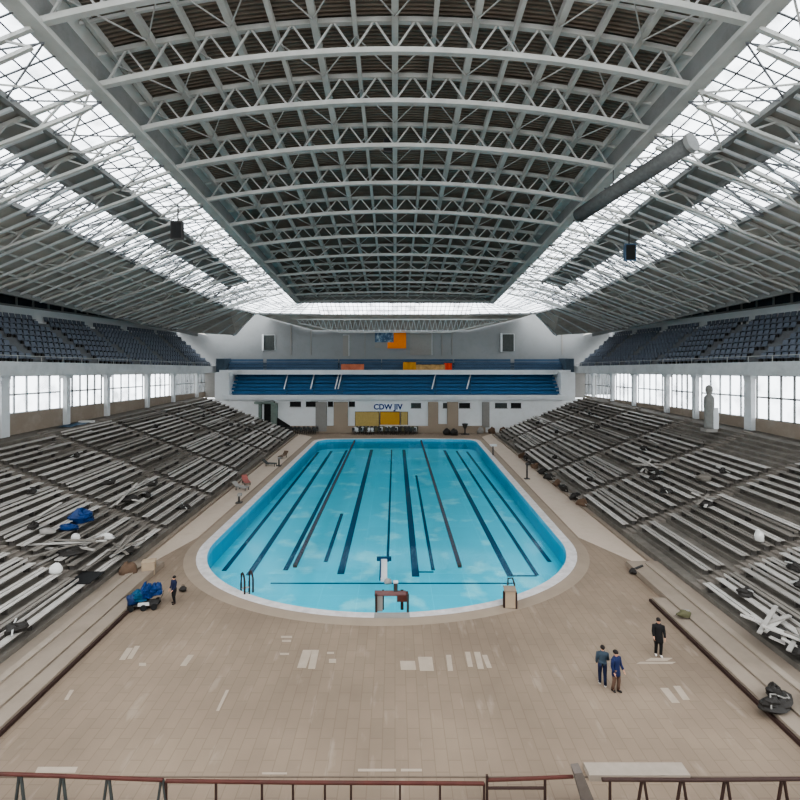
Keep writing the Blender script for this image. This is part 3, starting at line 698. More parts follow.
for k, (x0, x1, m, lab) in enumerate(((290, 301, DARK, 'dark vent opening nearest the far doorway'), (306, 318, DARK, 'dark vent opening left of the grey pilaster'), (328, 333, DARK, 'small dark vent between the two pilasters'), (349, 355, DARK, 'small dark vent left of the blue lettered sign'), (411, 421, GREENP, 'grey vent opening right of the blue lettered sign'), (443, 450, GREENP, 'grey vent over the beige pilaster'), (459, 470, DARK, 'dark vent over the wide white bay'), (495, 507, GREENP, 'grey vent right of the narrow grey pilaster'), (511, 521, DARK, 'dark vent at the right end of the far wall'))):
    y0 = 401.5+(k > 3)*1.5; a, b_ = at(x0, y0, YF), at(x1, y0+5, YF)
    w = MB().box(((a.x+b_.x)/2, YF-.03, (a.z+b_.z)/2), (b_.x-a.x, .06, a.z-b_.z)).build(next_window(), m); tag(w, lab, 'vent', kind='structure')
    MB().sweep([(a.x-.08, YF-.05, b_.z-.05), (b_.x+.08, YF-.05, b_.z-.05)], .16, .1).build('window_sill', GREYP, w)
# doorway on the left of the far wall
a, b_ = at(258, 403, YF), at(276, 428, YF)
dr = MB().box(((a.x+b_.x)/2+.25, YF-.04, (a.z+b_.z)/2), (1.5, .08, a.z-b_.z)).build('door_1', DARK); tag(dr, 'dark doorway with a grey green frame at the left of the far wall', 'door', kind='structure')
mb = MB(); mb.box((a.x+.5, YF-.3, (a.z+b_.z)/2), (.5, .6, a.z-b_.z)); mb.box((b_.x-.2, YF-.4, (a.z+b_.z)/2), (1.1, .8, a.z-b_.z)); mb.box(((a.x+b_.x)/2-.3, YF-.45, a.z+.1), (3.6, .9, .4))
mb.build('door_frame', mat('door_frame_green', (112, 124, 116), rough=.7), dr)
mb = MB(); r0 = [at(277, 418, YF-.6), at(291, 427, YF-.6), at(291, 432, YF-.6), at(277, 432, YF-.6)]; n = 4
mb.v = [tuple(p) for p in r0]+[tuple(p+V((0, .55, 0))) for p in r0]; mb.f = [(0, 1, 2, 3), (7, 6, 5, 4), (0, 4, 5, 1), (1, 5, 6, 2), (2, 6, 7, 3), (3, 7, 4, 0)]
tag(mb.build('ramp', DARK), 'dark stair flank falling from the far doorway', 'ramp')
# lettered sign and ochre boards
t = thing('sign_board', 'white sign with blue lettering over the ochre boards on the far wall', 'sign', (at(388, 407, YF).x, YF-.12, at(388, 407, YF).z))
MB().box((0, 0, 0), (4.6, .12, 1.35)).build('panel', mat('sign_white', (232, 236, 240), rough=.5, var=.02), t)
cu = bpy.data.curves.new('lettering', 'FONT'); cu.body = 'CDW JIV'; cu.size = 1.35; cu.align_x = 'CENTER'; cu.align_y = 'CENTER'; cu.extrude = .02; cu.offset = .045
lt = bpy.data.objects.new('lettering', cu); C.objects.link(lt); lt.parent = t; lt.location = (0, -.09, .0); lt.rotation_euler = (math.pi/2, 0, 0); cu.materials.append(SIGNB)
bpy.context.view_layer.update()
me_ = bpy.data.meshes.new_from_object(lt.evaluated_get(bpy.context.evaluated_depsgraph_get()))
l2 = bpy.data.objects.new('lettering', me_); C.objects.link(l2); l2.parent = t; l2.location = lt.location; l2.rotation_euler = lt.rotation_euler
bpy.data.objects.remove(lt); l2.name = 'lettering'
if not me_.materials: me_.materials.append(SIGNB)
for q in ((355, 411.5, 379.5, 426, YELLOW2, 'faded ochre board under the blue lettered sign, left half'), (380, 411.5, 400, 425, YELLOW, 'bright ochre board under the blue lettered sign'), (400.5, 411.5, 408, 425, YELLOW2, 'narrow faded ochre board at the right of the bright one')):
    a, b_ = at(q[0], q[1], YF), at(q[2], q[3], YF); t = thing('display_board', q[5], 'board', ((a.x+b_.x)/2, YF-.1, b_.z), group='ochre boards on the far wall')
    ww, hh = b_.x-a.x, a.z-b_.z; MB().box((0, 0, hh/2), (ww-.1, .08, hh-.1)).build('panel', q[4], t)
    MB().sweep([(-ww/2+.04, -.03, .04), (-ww/2+.04, -.03, hh-.04), (ww/2-.04, -.03, hh-.04), (ww/2-.04, -.03, .04)], .1, .12, up=(0, 1, 0)).build('frame', RUSTD, t)
# lower bank of blue seats (far end)
nr = 6
for k, (x0, x1) in enumerate(((231, 285.5), (287.5, 312.5), (314, 336.5), (343, 434), (436.5, 468.5), (470.5, 560))):
    pass
mb = MB(); mt = MB()
BANKS = ((231, 285.5), (287.5, 313), (315, 336.5), (343, 434), (436.5, 469), (471.5, 560))
Yb0 = 88.4
for i in range(nr):
    y = Yb0+i*.75; z = 6.75+i*.62
    mt.box((.0, y+.37, z-.3), (60.4, .76, .7))
    for x0, x1 in BANKS:
        a, b_ = (x0-CX)*y/F, (x1-CX)*y/F
        mb.box(((a+b_)/2, y+.2, z+.32), (b_-a, .42, .07)); mb.box(((a+b_)/2, y+.45, z+.50), (b_-a, .08, .46))
struct('floor_far_tier', mt, mat('tier_blue_concrete', (62, 98, 128), rough=.8, var=.1), 'stepped lower tier at the far end')
for xa in (287, 313.5, 338, 341, 435, 470):
    p0, p1 = V(((xa-3-CX)*88.2/F, 88.3, 7.2)), V(((xa+2-CX)*92.6/F, 92.6, 10.75))
    o = MB().sweep([p0+V((0, 0, .75)), p1+V((0, 0, .75))], .2, .12).build('stair_rail', FASC); tag(o, 'pale sloping stair rail on the blue tier, %s from the left' % nth((287, 313.5, 338, 341, 435, 470).index(xa)+1), 'rail', 'stair rails on the blue tier')
o = mb.build('bench_seats', BLUE); tag(o, 'bank of deep blue seating on the lower tier at the far end', 'seats', kind='stuff')
struct('wall_far_middle', MB().box((0, 93.2, 9.6), (61, .3, 2.6)), mat('blue_back_wall', (46, 92, 132), rough=.7))
for sx, lab in ((-1, 'left'), (1, 'right')):
    struct('column_far_%s' % lab, MB().box((sx*31.7, 88.5, 8.4), (2.6, 1.2, 5.2)).box((sx*31.2, 91, 8.6), (1.3, 4.4, 5.0)), WHITE, 'white block column at the %s end of the blue seating' % lab)
    mb = MB().box((sx*33.6, 89.6, 8.5), (3.6, .4, 4.6)); struct('wall_far_%s_return' % lab, mb, GREYP)
# upper balcony at the far end
struct('trim_far_fascia', MB().box((0, 90.4, 10.95), (66, .5, .85)), WHITE, 'white balcony fascia across the far end')
mt = MB(); mb = MB()
for i in range(4):
    y = 90.7+i*.8; z = 11.0+i*.55
    mt.box((0, y+.4, z-.2), (64, .8, .5))
    for x0, x1 in ((228, 262.5), (266, 338), (339, 381), (382, 453), (454.5, 511), (515, 563)):
        a, b_ = (x0-CX)*y/F, (x1-CX)*y/F
        mb.box(((a+b_)/2, y+.25, z+.32), (b_-a, .4, .07)); mb.box(((a+b_)/2, y+.5, z+.50), (b_-a, .08, .46))
for sx in (-1, 1): mt.box((sx*32.9, 92.2, 12.2), (1.6, 3.6, 2.6))
struct('floor_far_balcony', mt, mat('balcony_concrete', (72, 86, 98), rough=.85, var=.15), 'stepped upper balcony at the far end')
o = mb.build('balcony_seats', NAVY); tag(o, 'muted blue seating on the upper balcony at the far end', 'seats', kind='stuff')
struct('wall_far_upper', MB().box((0, 94.3, 14.3), (86, .5, 15.8)), WALLG, 'grey panelled wall above the far balcony')
mb = MB()
for x in (291, 311, 365, 407, 442, 452, 562):
    p = at(x, 340, 94); mb.box((p.x, 93.98, 17.3), (.18, .14, 6.2))
struct('trim_far_upper', mb, GREYP)
for k, (x0, y0, x1, y1, m, lab) in enumerate(((264, 335, 275, 350, GREENP, 'dark window with a white reveal on the left of the upper far wall'), (502, 334, 514, 351, GREENP, 'dark window with a white reveal on the right of the upper far wall'), (343, 335, 349, 356, GREYP, 'narrow grey window left of the orange poster'), (410, 333, 432, 355, GREYP, 'faded grey window right of the orange poster'))):
    a, b_ = at(x0, y0, 94), at(x1, y1, 94)
    w = MB().box(((a.x+b_.x)/2, 94-.02, (a.z+b_.z)/2), (b_.x-a.x, .1, a.z-b_.z)).build(next_window(), m); tag(w, lab, 'window', kind='structure')
    if k < 2: MB().box((a.x-.15, 93.85, (a.z+b_.z)/2), (.35, .35, a.z-b_.z+.3)).build('window_reveal', WHITE, w)
    mb = MB(); mb.sweep([(a.x, 93.92, a.z), (b_.x, 93.92, a.z), (b_.x, 93.92, b_.z)], .12, .1, up=(0, 1, 0)); mb.build('window_frame', FASC, w)
# poster
a, b_ = at(375, 331, 93.9), at(406, 348.5, 93.9)
t = thing('poster', 'orange poster with a dark picture on the upper far wall', 'poster', ((a.x+b_.x)/2, 93.9, (a.z+b_.z)/2)); W_, H_ = b_.x-a.x, a.z-b_.z
mb = MB(); pts = [(-W_*.1, -H_/2), (W_/2, -H_/2), (W_/2, H_/2), (W_*.1, H_/2), (W_*.1, -H_*.14), (-W_*.1, -H_*.14)]
mb.v = [(x, -.05, z) for x, z in pts]+[(x, .05, z) for x, z in pts]; mb.f = [tuple(range(6)), tuple(range(6, 12))[::-1]]+[(i, (i+1) % 6, 6+(i+1) % 6, 6+i) for i in range(6)]
mb.build('orange_sheet', ORANGE, t)
MB().box((-W_*.2, 0, H_*.18), (W_*.6, .1, H_*.64)).build('picture', PRINT, t); MB().box((-W_*.3, 0, -H_*.32), (W_*.4, .08, H_*.3)).build('caption_strip', GREYP, t)
# banners and clutter on the far balcony
for x0, y0, x1, y1, m, lab in ((341, 364, 364, 369, mat('faded_orange', (176, 104, 78), rough=.8, var=.25, scale=1), 'faded orange banner on the far balcony left of the middle'), (403, 362, 416, 369, mat('amber_banner', (188, 132, 48), rough=.8, var=.2, scale=1), 'amber banner on the far balcony rail'),
                               (416, 365, 445, 369.5, mat('mixed_banner', (170, 136, 90), rough=.8, var=.4, scale=1.5), 'speckled tan banner along the far balcony rail'), (444, 363, 452, 369, mat('red_banner', (204, 66, 40), rough=.8), 'small red banner at the right end of the far balcony banners')):
    a, b_ = at(x0, y0, 90.3), at(x1, y1+1, 90.3); ww, hh = b_.x-a.x, a.z-b_.z
    t = thing('banner', lab, 'banner', ((a.x+b_.x)/2, 90.35, 11.38), group='banners on the far balcony')
    MB().grid(lambda u, v: V(((u-.5)*ww, -.05*math.sin(u*14), v*hh)), lin(0, 1, 14), lin(0, 1, 3)).build('cloth', m, t)
    MB().tube([(-ww/2, 0, hh), (ww/2, 0, hh)], .05, 6).build('rod', IRON, t)

# chairs and clutter by the far end of the pool
def make_chair(m, label, loc, rz):
    t = thing('folding_chair', label, 'chair', loc, rz, 'chairs at the far end of the pool')
    MB().box((0, 0, .46), (.5, .48, .05)).build('seat', m, t)
    MB().sweep([(0, .22, .55), (0, .27, .75), (0, .33, .98)], .5, .05, up=(0, 1, 0)).build('backrest', m, t)
    for x in (-.22, .22):
        MB().sweep([(x, -.26, 0), (x, 0, .44), (x, .16, .62)], .05, .05).build('leg', IRON, t)
        MB().sweep([(x, .26, 0), (x, -.05, .44)], .05, .05).build('leg', IRON, t)
    return t
cm = [WHITE, IRON, OLIVE, GREENP]; chairs = [make_chair(cm[k], 'x', (0, 0, 0), 0) for k in range(4)]
cn = ('white', 'black', 'olive', 'grey'); used = [0]*4
for k in range(51):
    row = k % 3; j = k//3; x = -7.4+j*.68+row*.22; y = 85.2+row*.95; c = R.randrange(4)
    lab = '%s chair in the %s row below the ochre boards, %s from the left' % (cn[c], ('front', 'middle', 'back')[row], nth(j+1)); rz = R.uniform(-.25, .25)
    if not used[c]: o = chairs[c]; o.location = (x, y, 0); o.rotation_euler = (0, 0, rz); o['label'] = lab; used[c] = 1
    else: o = dup(chairs[c], (x, y, 0), rz, lab)
    o.scale = (.95, .95, 1.25)
for k in range(14):
    row = k % 2; j = k//2; x = -19.2+j*.8+row*.3; y = 85.6+row*1.1; c = 1 if k % 3 else 3
    dup(chairs[c], (x, y, 0), R.uniform(-.5, .5), '%s chair in the %s row below the far vents, %s from the stand' % (cn[c], ('front', 'back')[row], nth(j+1)))
for px, py, m, lab in ((447, 434, BLACKT, 'black bundle by the far pool edge, farther from the pillar'), (454, 434.5, BLACKT, 'black bundle by the far pool edge, closest to the plant stand'), (491, 432, BROWN, 'brown bundle against the right end of the far wall'), (503, 432.5, BROWN, 'brown bundle beside the far corner of the right stand'), (479, 431.5, GREYP, 'grey bundle by the right end of the far wall')):
    p = ground(px, py+1); p.y = min(p.y, 86.5); t = thing('bundle', lab, 'bundle', p)
    MB().lump((0, 0, .42), (1.3, .9, 1.3), seed=px, amp=.22).build('wrapping', m, t, smooth=True); MB().lathe([(.16, 1.0), (.08, 1.08), (.14, 1.25)], n=8).build('knot', m, t)
p = ground(465, 434.5); t = thing('equipment_stand', 'dark stand with a flared top by the far pool edge', 'stand', p)
MB().lathe([(.5, 0), (.45, .12), (.12, .3), (.12, 1.0), (.3, 1.25), (.55, 1.9), (.5, 1.95)], n=12).build('pedestal', IRON, t); MB().box((0, 0, .06), (1.5, .7, .12)).build('base', IRON, t)

# ---------------------------------------------------------------- pool-side furniture
# starting platform at the near end
p = ground(392, 616); t = thing('starting_platform', 'rust brown starting platform at the middle of the near pool edge', 'platform', (p.x-.0, p.y+.2, .03))
for x, w_ in ((-.86, .12), (.55, .16), (-.5, .1), (.86, .12)):
    MB().box((x, 0 if abs(x) > .7 else .45, .52), (w_, .16, 1.04)).build('leg', RUSTD if x < .8 else IRON, t)
MB().box((-.1, .22, .99), (1.7, .45, .09)).build('top_board', mat('faded_rust', (112, 84, 82), rough=.7, var=.2), t)
MB().box((-.68, .1, .5), (.34, .08, .85)).build('side_panel', GREYP, t)
MB().box((.58, .2, .82), (.62, .5, .34)).build('step_box', RUST, t)
MB().box((.2, .4, 1.26), (.22, .22, .48)).build('block_post', IRON, t); MB().box((.2, .4, 1.53), (.26, .26, .06)).build('post_cap', WHITE, t)
MB().box((0, -.35, .06), (1.9, .5, .1)).build('foot_plate', GREYP, t)
t = thing('float_board', 'narrow white float board on the water beyond the starting platform', 'float', ground(384, 571, -.22), .02)
mb = MB().box((0, 0, .1), (.42, 3.0, .2)); mb.build('deck', WHITE, t); MB().box((-.24, -.1, .12), (.1, 2.6, .22)).build('side_rail', LANE, t)
MB().box((0, 1.55, .16), (1.0, .25, .22)).build('crossbar', LANE, t); MB().lump((.25, -1.8, .12), (.45, .4, .4), seed=3).build('buoy', GREYP, t)
# ladder rails
p = ground(239, 596); t = thing('pool_ladder', 'rusty pool ladder rails at the left of the near pool edge', 'ladder', (p.x+.2, p.y+.75, .10), .5)
for x in (-.24, .24): MB().tube([(x, -.7, 0), (x, -.68, .75), (x, -.5, .95), (x, -.1, 1.0), (x, .25, .8), (x, .34, .2), (x, .34, -.6)], .055, 8).build('handrail', RUSTD, t)
for z in (-.12, -.45): MB().box((0, .34, z), (.46, .12, .05)).build('tread', STEEL2, t)
p = ground(511, 610); t = thing('starting_block', 'tan starting block with dark side legs at the right of the near pool edge', 'starting block', (p.x, p.y+.3, .03), -.08)
MB().box((0, 0, .5), (.55, .5, .9)).build('body', TAN, t); MB().box((0, 0, .99), (.66, .6, .08)).build('top', RING, t)
for x in (-.33, .33): MB().box((x, -.12, .44), (.1, .2, .88)).build('leg', RUSTD, t)
MB().tube([(-.05, .4, 1.0), (.0, .6, 1.3), (.25, .62, 1.32), (.34, .5, 1.05), (.34, .3, .7)], .05, 8).build('grab_rail', IRON, t)
# sun loungers and small stands beside the pool
def lounger(loc, rz, label, m):
    t = thing('lounge_chair', label, 'lounger', loc, rz, 'loungers beside the pool')
    MB().box((0, -.2, .36), (.62, 1.3, .08)).build('seat', m, t); MB().sweep([(0, .42, .36), (0, .95, .8)], .62, .07).build('backrest', m, t)
    for x in (-.28, .28):
        for y in (-.75, .4): MB().box((x, y, .17), (.06, .06, .34)).build('leg', IRON, t)
    return t
lounger(ground(246, 484), .5, 'pinkish lounger on the left deck, nearest the stand', RED); lounger(ground(241, 490), 1.2, 'grey lounger below the pinkish one on the left deck', GREYP)
lounger(ground(270, 466), 1.4, 'dark low lounger on the left deck beyond the pinkish one', GREENP); lounger(ground(283, 458), -.3, 'brown lounger at the left pool edge near the far end', BROWN)
for px, py, lab, hh, m in ((493, 456, 'white topped stand on the right deck near the far end', 1.5, WHITE), (527, 479, 'dark slim stand on the right deck halfway along the pool', 1.7, IRON), (279, 466, 'slim stand at the left pool edge', 1.0, GREYP), (239, 503, 'pale low stand at the left pool edge', .8, GREYP)):
    p = ground(px, py); t = thing('equipment_stand', lab, 'stand', p); MB().box((0, 0, .04), (.6, .5, .08)).build('base', IRON, t); MB().box((0, 0, hh/2), (.16, .14, hh)).build('pole', IRON, t)
    MB().box((.05, 0, hh), (.9 if m is WHITE else .35, .4, .22)).build('head', m, t)

# ---------------------------------------------------------------- foreground railing
YR = 14.8
def rx(px): return (px-CX)*YR/F
def rzz(py): return H+(CY-py)*YR/F
def rail(label, pts, posts, m, pm, group='railing sections in front'):
    t = thing('railing', label, 'railing', (rx(pts[0][0]), YR, 0), group=group); x0 = rx(pts[0][0])
    MB().tube([(rx(a)-x0, 0, rzz(b_)) for a, b_ in pts], .055, 10).build('top_rail', m, t)
    for px, v in posts:
        x = rx(px)-x0; zt = rzz(pts[0][1]+(pts[-1][1]-pts[0][1])*(px-pts[0][0])/(pts[-1][0]-pts[0][0]))
        if v:
            mb = MB().sweep([(x-.17, .02, 0), (x-.03, 0, zt)], .06, .07); mb2 = MB().sweep([(x+.17, -.02, 0), (x+.03, 0, zt)], .06, .07)
            mb.build('post', pm, t); mb2.build('post', pm, t)
        else: MB().sweep([(x+v*.1, 0, 0), (x, 0, zt)], .06, .07).build('post', pm, t)
    return t
rail('rusty railing on splayed posts, section at the left end', [(-190, 769), (20, 774.5), (100, 777.5), (163, 780)], [(-170, 1), (-125, 1), (-78, 1), (-30, 1), (20, 1), (62, 1), (108, 1), (162, 1)], RUST, GREENP)
rail('long dark red railing section on thin upright posts', [(166, 781), (300, 782.5), (484, 783.5)], [(166, 0), (216, 0), (262, 0), (293, 0), (325, 0), (351, 0), (400, 0), (440, 0), (484, 0)], RUST, RUSTD)
t = thing('railing', 'broken railing section with a second lower bar before the leaning post', 'railing', (rx(486), YR, 0), group='railing sections in front')
MB().tube([(rx(488)-rx(486), 0, rzz(780)), (rx(530)-rx(486), 0, rzz(778.5)), (rx(573)-rx(486), 0, rzz(776.5))], .05, 8).build('top_rail', RUST, t)
MB().tube([(0, 0, rzz(788)), (rx(545)-rx(486), 0, rzz(788))], .04, 8).build('lower_rail', RUSTD, t)
for px, py in ((487, 775), (545, 779)): MB().sweep([(rx(px)-rx(486), 0, 0), (rx(px)-rx(486), 0, rzz(py))], .07, .07).build('post', RUSTD, t)
o = MB(); o.v = [(rx(584), YR-.2, 0), (rx(598), YR-.2, 0), (rx(598), YR+.15, 0), (rx(584), YR+.15, 0), (rx(572), YR-.2, rzz(768)), (rx(580), YR-.2, rzz(767)), (rx(580), YR+.15, rzz(767)), (rx(572), YR+.15, rzz(768))]
o.f = [(3, 2, 1, 0), (4, 5, 6, 7), (0, 1, 5, 4), (1, 2, 6, 5), (2, 3, 7, 6), (3, 0, 4, 7)]
tag(o.build('leaning_post', mat('post_concrete', (98, 90, 84), rough=.85, var=.15)), 'grey concrete post leaning between two railing sections', 'post')
rail('brown railing section at the right end in front of the pale slab', [(602, 779.5), (700, 780), (1000, 777)], [(610, 0), (643, -.6), (682, -.9), (726, 1), (783, 1), (830, 0), (880, 0), (935, 1), (990, 0)], RUSTD, RUSTD)
struct('trim_front_seam', MB().box((0, 15.95, .012), (34, .05, .024)), mat('seam_dirt', (104, 92, 81), rough=.9))
a = ground(588, 778); b_ = ground(682, 769); tag(MB().box(((a.x+b_.x)/2, 16.05, .1), (b_.x-a.x, .5, .2)).build('kerb_slab', mat('pale_concrete', (150, 139, 127), rough=.8, var=.1)), 'pale concrete slab behind the railing at the right', 'slab')

# ---------------------------------------------------------------- things by the stands
# blue cart
p = ground(144, 608); t = thing('hand_cart', 'cart heaped with blue tarpaulin bundles by the left kerb', 'cart', p, .18); t.scale = (.82, .82, .88)
MB().box((0, 0, .32), (1.9, .8, .07)).build('deck', IRON, t)
for x in (-.7, .1, .75):
    for y in (-.42, .42):
        mb = MB().lathe([(.05, -.05), (.2, -.05), (.2, .05), (.05, .05)], n=14); mb.v = [(a_+x, c_+y, b2+.2) for a_, b2, c_ in mb.v]; mb.build('wheel', DARK, t)
MB().lump((-.72, 0, .55), (.75, .8, .7), seed=11, amp=.28).build('dark_bundle', mat('navy_tarp', (20, 44, 84), rough=.5, var=.2, bump=.4, bscale=4), t, smooth=True)
MB().lump((-.3, 0, .75), (1.0, .85, .75), seed=12, amp=.3).build('teal_bundle', TEAL, t)
MB().lump((.15, 0, .95), (.7, .8, 1.05), seed=13, amp=.3).build('middle_bundle', TARP, t)
MB().lump((.72, .05, 1.0), (.7, .7, .85), seed=14, amp=.32).build('tall_bundle', TARP, t)
MB().box((.1, -.42, .42), (.7, .05, .2)).build('white_panel', SACK, t); MB().tube([(.95, 0, .35), (1.2, 0, .8), (1.25, 0, 1.0)], .03, 6).build('handle', IRON, t)
p = ground(183, 592); t = thing('bag', 'small dark bag on the deck beside the person in black by the cart', 'bag', p); MB().lump((0, 0, .16), (.42, .3, .36), seed=4).build('sack', BLACKT, t); MB().tube([(-.1, 0, .28), (-.05, 0, .42), (.05, 0, .42), (.1, 0, .28)], .015, 6).build('handle', DARK, t)
p = ground(131, 578); tag(MB().lump((p.x-.2, p.y, .4), (1.0, .9, 1.05), seed=21, amp=.2).build('sack', BROWN, smooth=True), 'brown lumpy sack at the foot of the left stand', 'sack')
p = ground(145, 574); t = thing('crate', 'tan crate beside the brown sack at the foot of the left stand', 'crate', p+V((.25, 0, 0)), .3); MB().box((0, 0, .42), (.75, .6, .8)).build('body', TAN, t); MB().box((0, 0, .84), (.8, .65, .05)).build('lid', TAN, t)
def on_stand(px, py):                       # the terrace tread under that point of view
    s = -1 if px < CX else 1
    for i in range(ROWS):
        z = rowz(i)+.43; Y = F*(H-z)/(py-CY); x = abs((px-CX)*Y/F)
        if x <= rowx(i+1): return V((s*max(x, rowx(i)+.2), Y, z)), i
    return V((s*34, 50, 7)), 15
def lumpthing(px, py, d, m, name, lab, cat, seed):
    p, i = on_stand(px, py); o = MB().lump((p.x, p.y, p.z+d[2]*.28), d, seed=seed, amp=.3 if m is TARP else .18).build(name, m, smooth=m is not TARP); tag(o, lab, cat); return p
lumpthing(82, 522, (1.4, 1.1, 1.1), TARP, 'tarpaulin', 'crumpled bright blue tarpaulin on the left benches', 'tarpaulin', 31)
lumpthing(69, 530, (1.2, .6, .5), TARP, 'tarpaulin', 'smaller blue tarpaulin fold just below the big one', 'tarpaulin', 32)
lumpthing(55, 533, (1.1, .6, .4), GREYP, 'sack', 'flat grey white sack beside the blue tarpaulin', 'sack', 33)
lumpthing(107, 539, (.95, .5, .5), SACK, 'sack', 'white sack with a dark shadow, right of the blue tarpaulin', 'sack', 34)
lumpthing(86, 539, (.6, .45, .45), SACK, 'sack', 'small white sack directly below the blue tarpaulin', 'sack', 35)
lumpthing(56, 573, (.7, .55, .7), SACK, 'sack', 'round white sack low on the left stand', 'sack', 36)
lumpthing(759, 541, (.5, .5, .85), SACK, 'sack', 'tall white sack on the right benches', 'sack', 37)
lumpthing(704, 480, (1.2, .9, .6), TERR, 'heap', 'grey rubble heap among the right benches', 'heap', 38)
p, i = on_stand(86, 578); tag(MB().box((p.x, p.y, p.z+.02), (1.3, 1.5, .06)).build('hatch', DARK), 'black open hatch low on the left stand', 'hatch')
t = thing('ground_sheet', 'turquoise sheet lying on the walkway above the left benches', 'sheet', (-33.75, 50.5, 6.72))
MB().grid(lambda u, v: V((u, v, .05+.04*math.sin(u*5+v*3))), lin(-.8, .7, 7), lin(-1.6, 1.6, 11)).build('sheet', TEAL, t); MB().box((.1, 1.9, .12), (1.5, .5, .2)).build('white_edge', SACK, t)
def plank_frame(px, py, lab, n, sc):
    p, i = on_stand(px, py); t = thing('plank_pile', lab, 'broken planks', p, 0, 'broken plank heaps')
    rr = random.Random(n)
    for k in range(6):
        a = rr.uniform(0, 3.1); d = V((math.cos(a), math.sin(a), rr.uniform(-.05, .22)))*rr.uniform(.8, 1.5)*sc
        c = V((rr.uniform(-.3, .3), rr.uniform(-.3, .3), .14+.10*k)); MB().sweep([c-d, c, c+d], .18, .06).build('plank', R.choice(PLANKS), t)
    MB().lump((0, 0, .1), (1.2*sc, 1.0*sc, .5), seed=n).build('rubble', BLACKT, t)
plank_frame(724, 634, 'splintered plank heap at the foot of the right stand', 41, 1.0); plank_frame(755, 652, 'broken planks sticking out beside the nearest right bench', 42, .9)
plank_frame(125, 552, 'broken planks at the low edge of the left stand', 43, 1.0); plank_frame(70, 552, 'pale skewed planks over the low left benches', 44, 1.5)
plank_frame(700, 505, 'broken planks in the second aisle of the right stand', 45, .8); plank_frame(128, 500, 'twisted bench remains halfway up the left stand', 46, 1.2); plank_frame(640, 470, 'jumbled planks in the middle of the right stand', 47, 1.3)
p = ground(773, 708, .4); t = thing('tarp_heap', 'black tarpaulin heap with pale ropes by the right kerb', 'heap', (p.x+.3, p.y+.2, .35), .4)
MB().lump((0, 0, .12), (1.5, .8, .5), seed=51, amp=.4).build('tarpaulin', BLACKT, t); MB().lump((.3, .25, .3), (.7, .6, .5), seed=57, amp=.4, flat=False).build('tarpaulin_fold', BLACKT, t); MB().tube([(-.7, -.2, .2), (-.45, -.05, .36), (-.2, .12, .42), (0, .05, .40), (.15, -.15, .36), (.45, -.2, .3), (.75, .05, .2)], .03, 6).build('rope', GREYP, t)
p = ground(797, 705, .4); t = thing('cloth_heap', 'olive cloth heap with a pale board beside the black tarpaulin', 'heap', (p.x+.75, p.y-.2, .35), 0)
MB().lump((0, 0, .15), (1.0, 1.2, .5), seed=52, amp=.35).build('cloth', OLIVE, t); MB().sweep([(-.35, -.3, .3), (-.1, .1, .8), (.1, .3, 1.15)], .35, .05).build('board', STEEL2, t)
p = ground(636, 574); t = thing('junk_heap', 'dark angular scrap on the deck edge by the right stand', 'scrap', p); MB().lump((0, 0, .15), (.9, .5, .4), seed=53).build('bundle', BLACKT, t); MB().sweep([(-.4, 0, .1), (0, .1, .3), (.45, 0, .55)], .14, .08).build('slat', IRON, t)
p = ground(684, 617, .34); t = thing('junk_heap', 'small scrap piece lying on the right step', 'scrap', p); MB().lump((0, 0, .15), (.8, .4, .4), seed=54).build('bundle', OLIVE, t); MB().sweep([(-.4, 0, .1), (0, .1, .3), (.3, 0, .32)], .12, .06).build('slat', GREYP, t)
for k in range(10):
    y = 44+k*2.4+R.uniform(-.5, .5); t = thing('junk_heap', 'dark scrap heap along the front of the right stand, %s from the camera' % nth(k+1), 'scrap', (17.25, y, .2), R.random()*3, 'scrap along the front of the right stand')
    MB().lump((0, 0, .25), (.5, 1.3, .75), seed=60+k, amp=.3).build('bundle', BLACKT if k % 3 else BROWN, t); MB().sweep([(-.2, -.5, .2), (0, 0, .5), (.1, .6, .65)], .08, .06).build('slat', GREYP, t)
# pale robed statue before the right windows
p = at(709, 424, 46.5); t = thing('statue', 'pale robed statue standing before the right windows', 'statue', (p.x, 46.5, 6.69))
MB().box((0, 0, .15), (1.1, .9, .3)).build('plinth', GREYP, t)
MB().lathe([(.46, .3), (.42, .6), (.40, 1.6), (.46, 2.7), (.44, 3.3), (.24, 3.55), (.20, 3.65), (.30, 3.85), (.33, 4.1), (.26, 4.38), (.05, 4.5)], n=16).build('figure', mat('statue_grey', (120, 120, 116), rough=.8, var=.12), t, smooth=True)
MB().sweep([(.42, -.25, .3), (.46, -.25, 1.4), (.42, -.2, 2.3)], .5, .3).build('robe', WHITE, t)

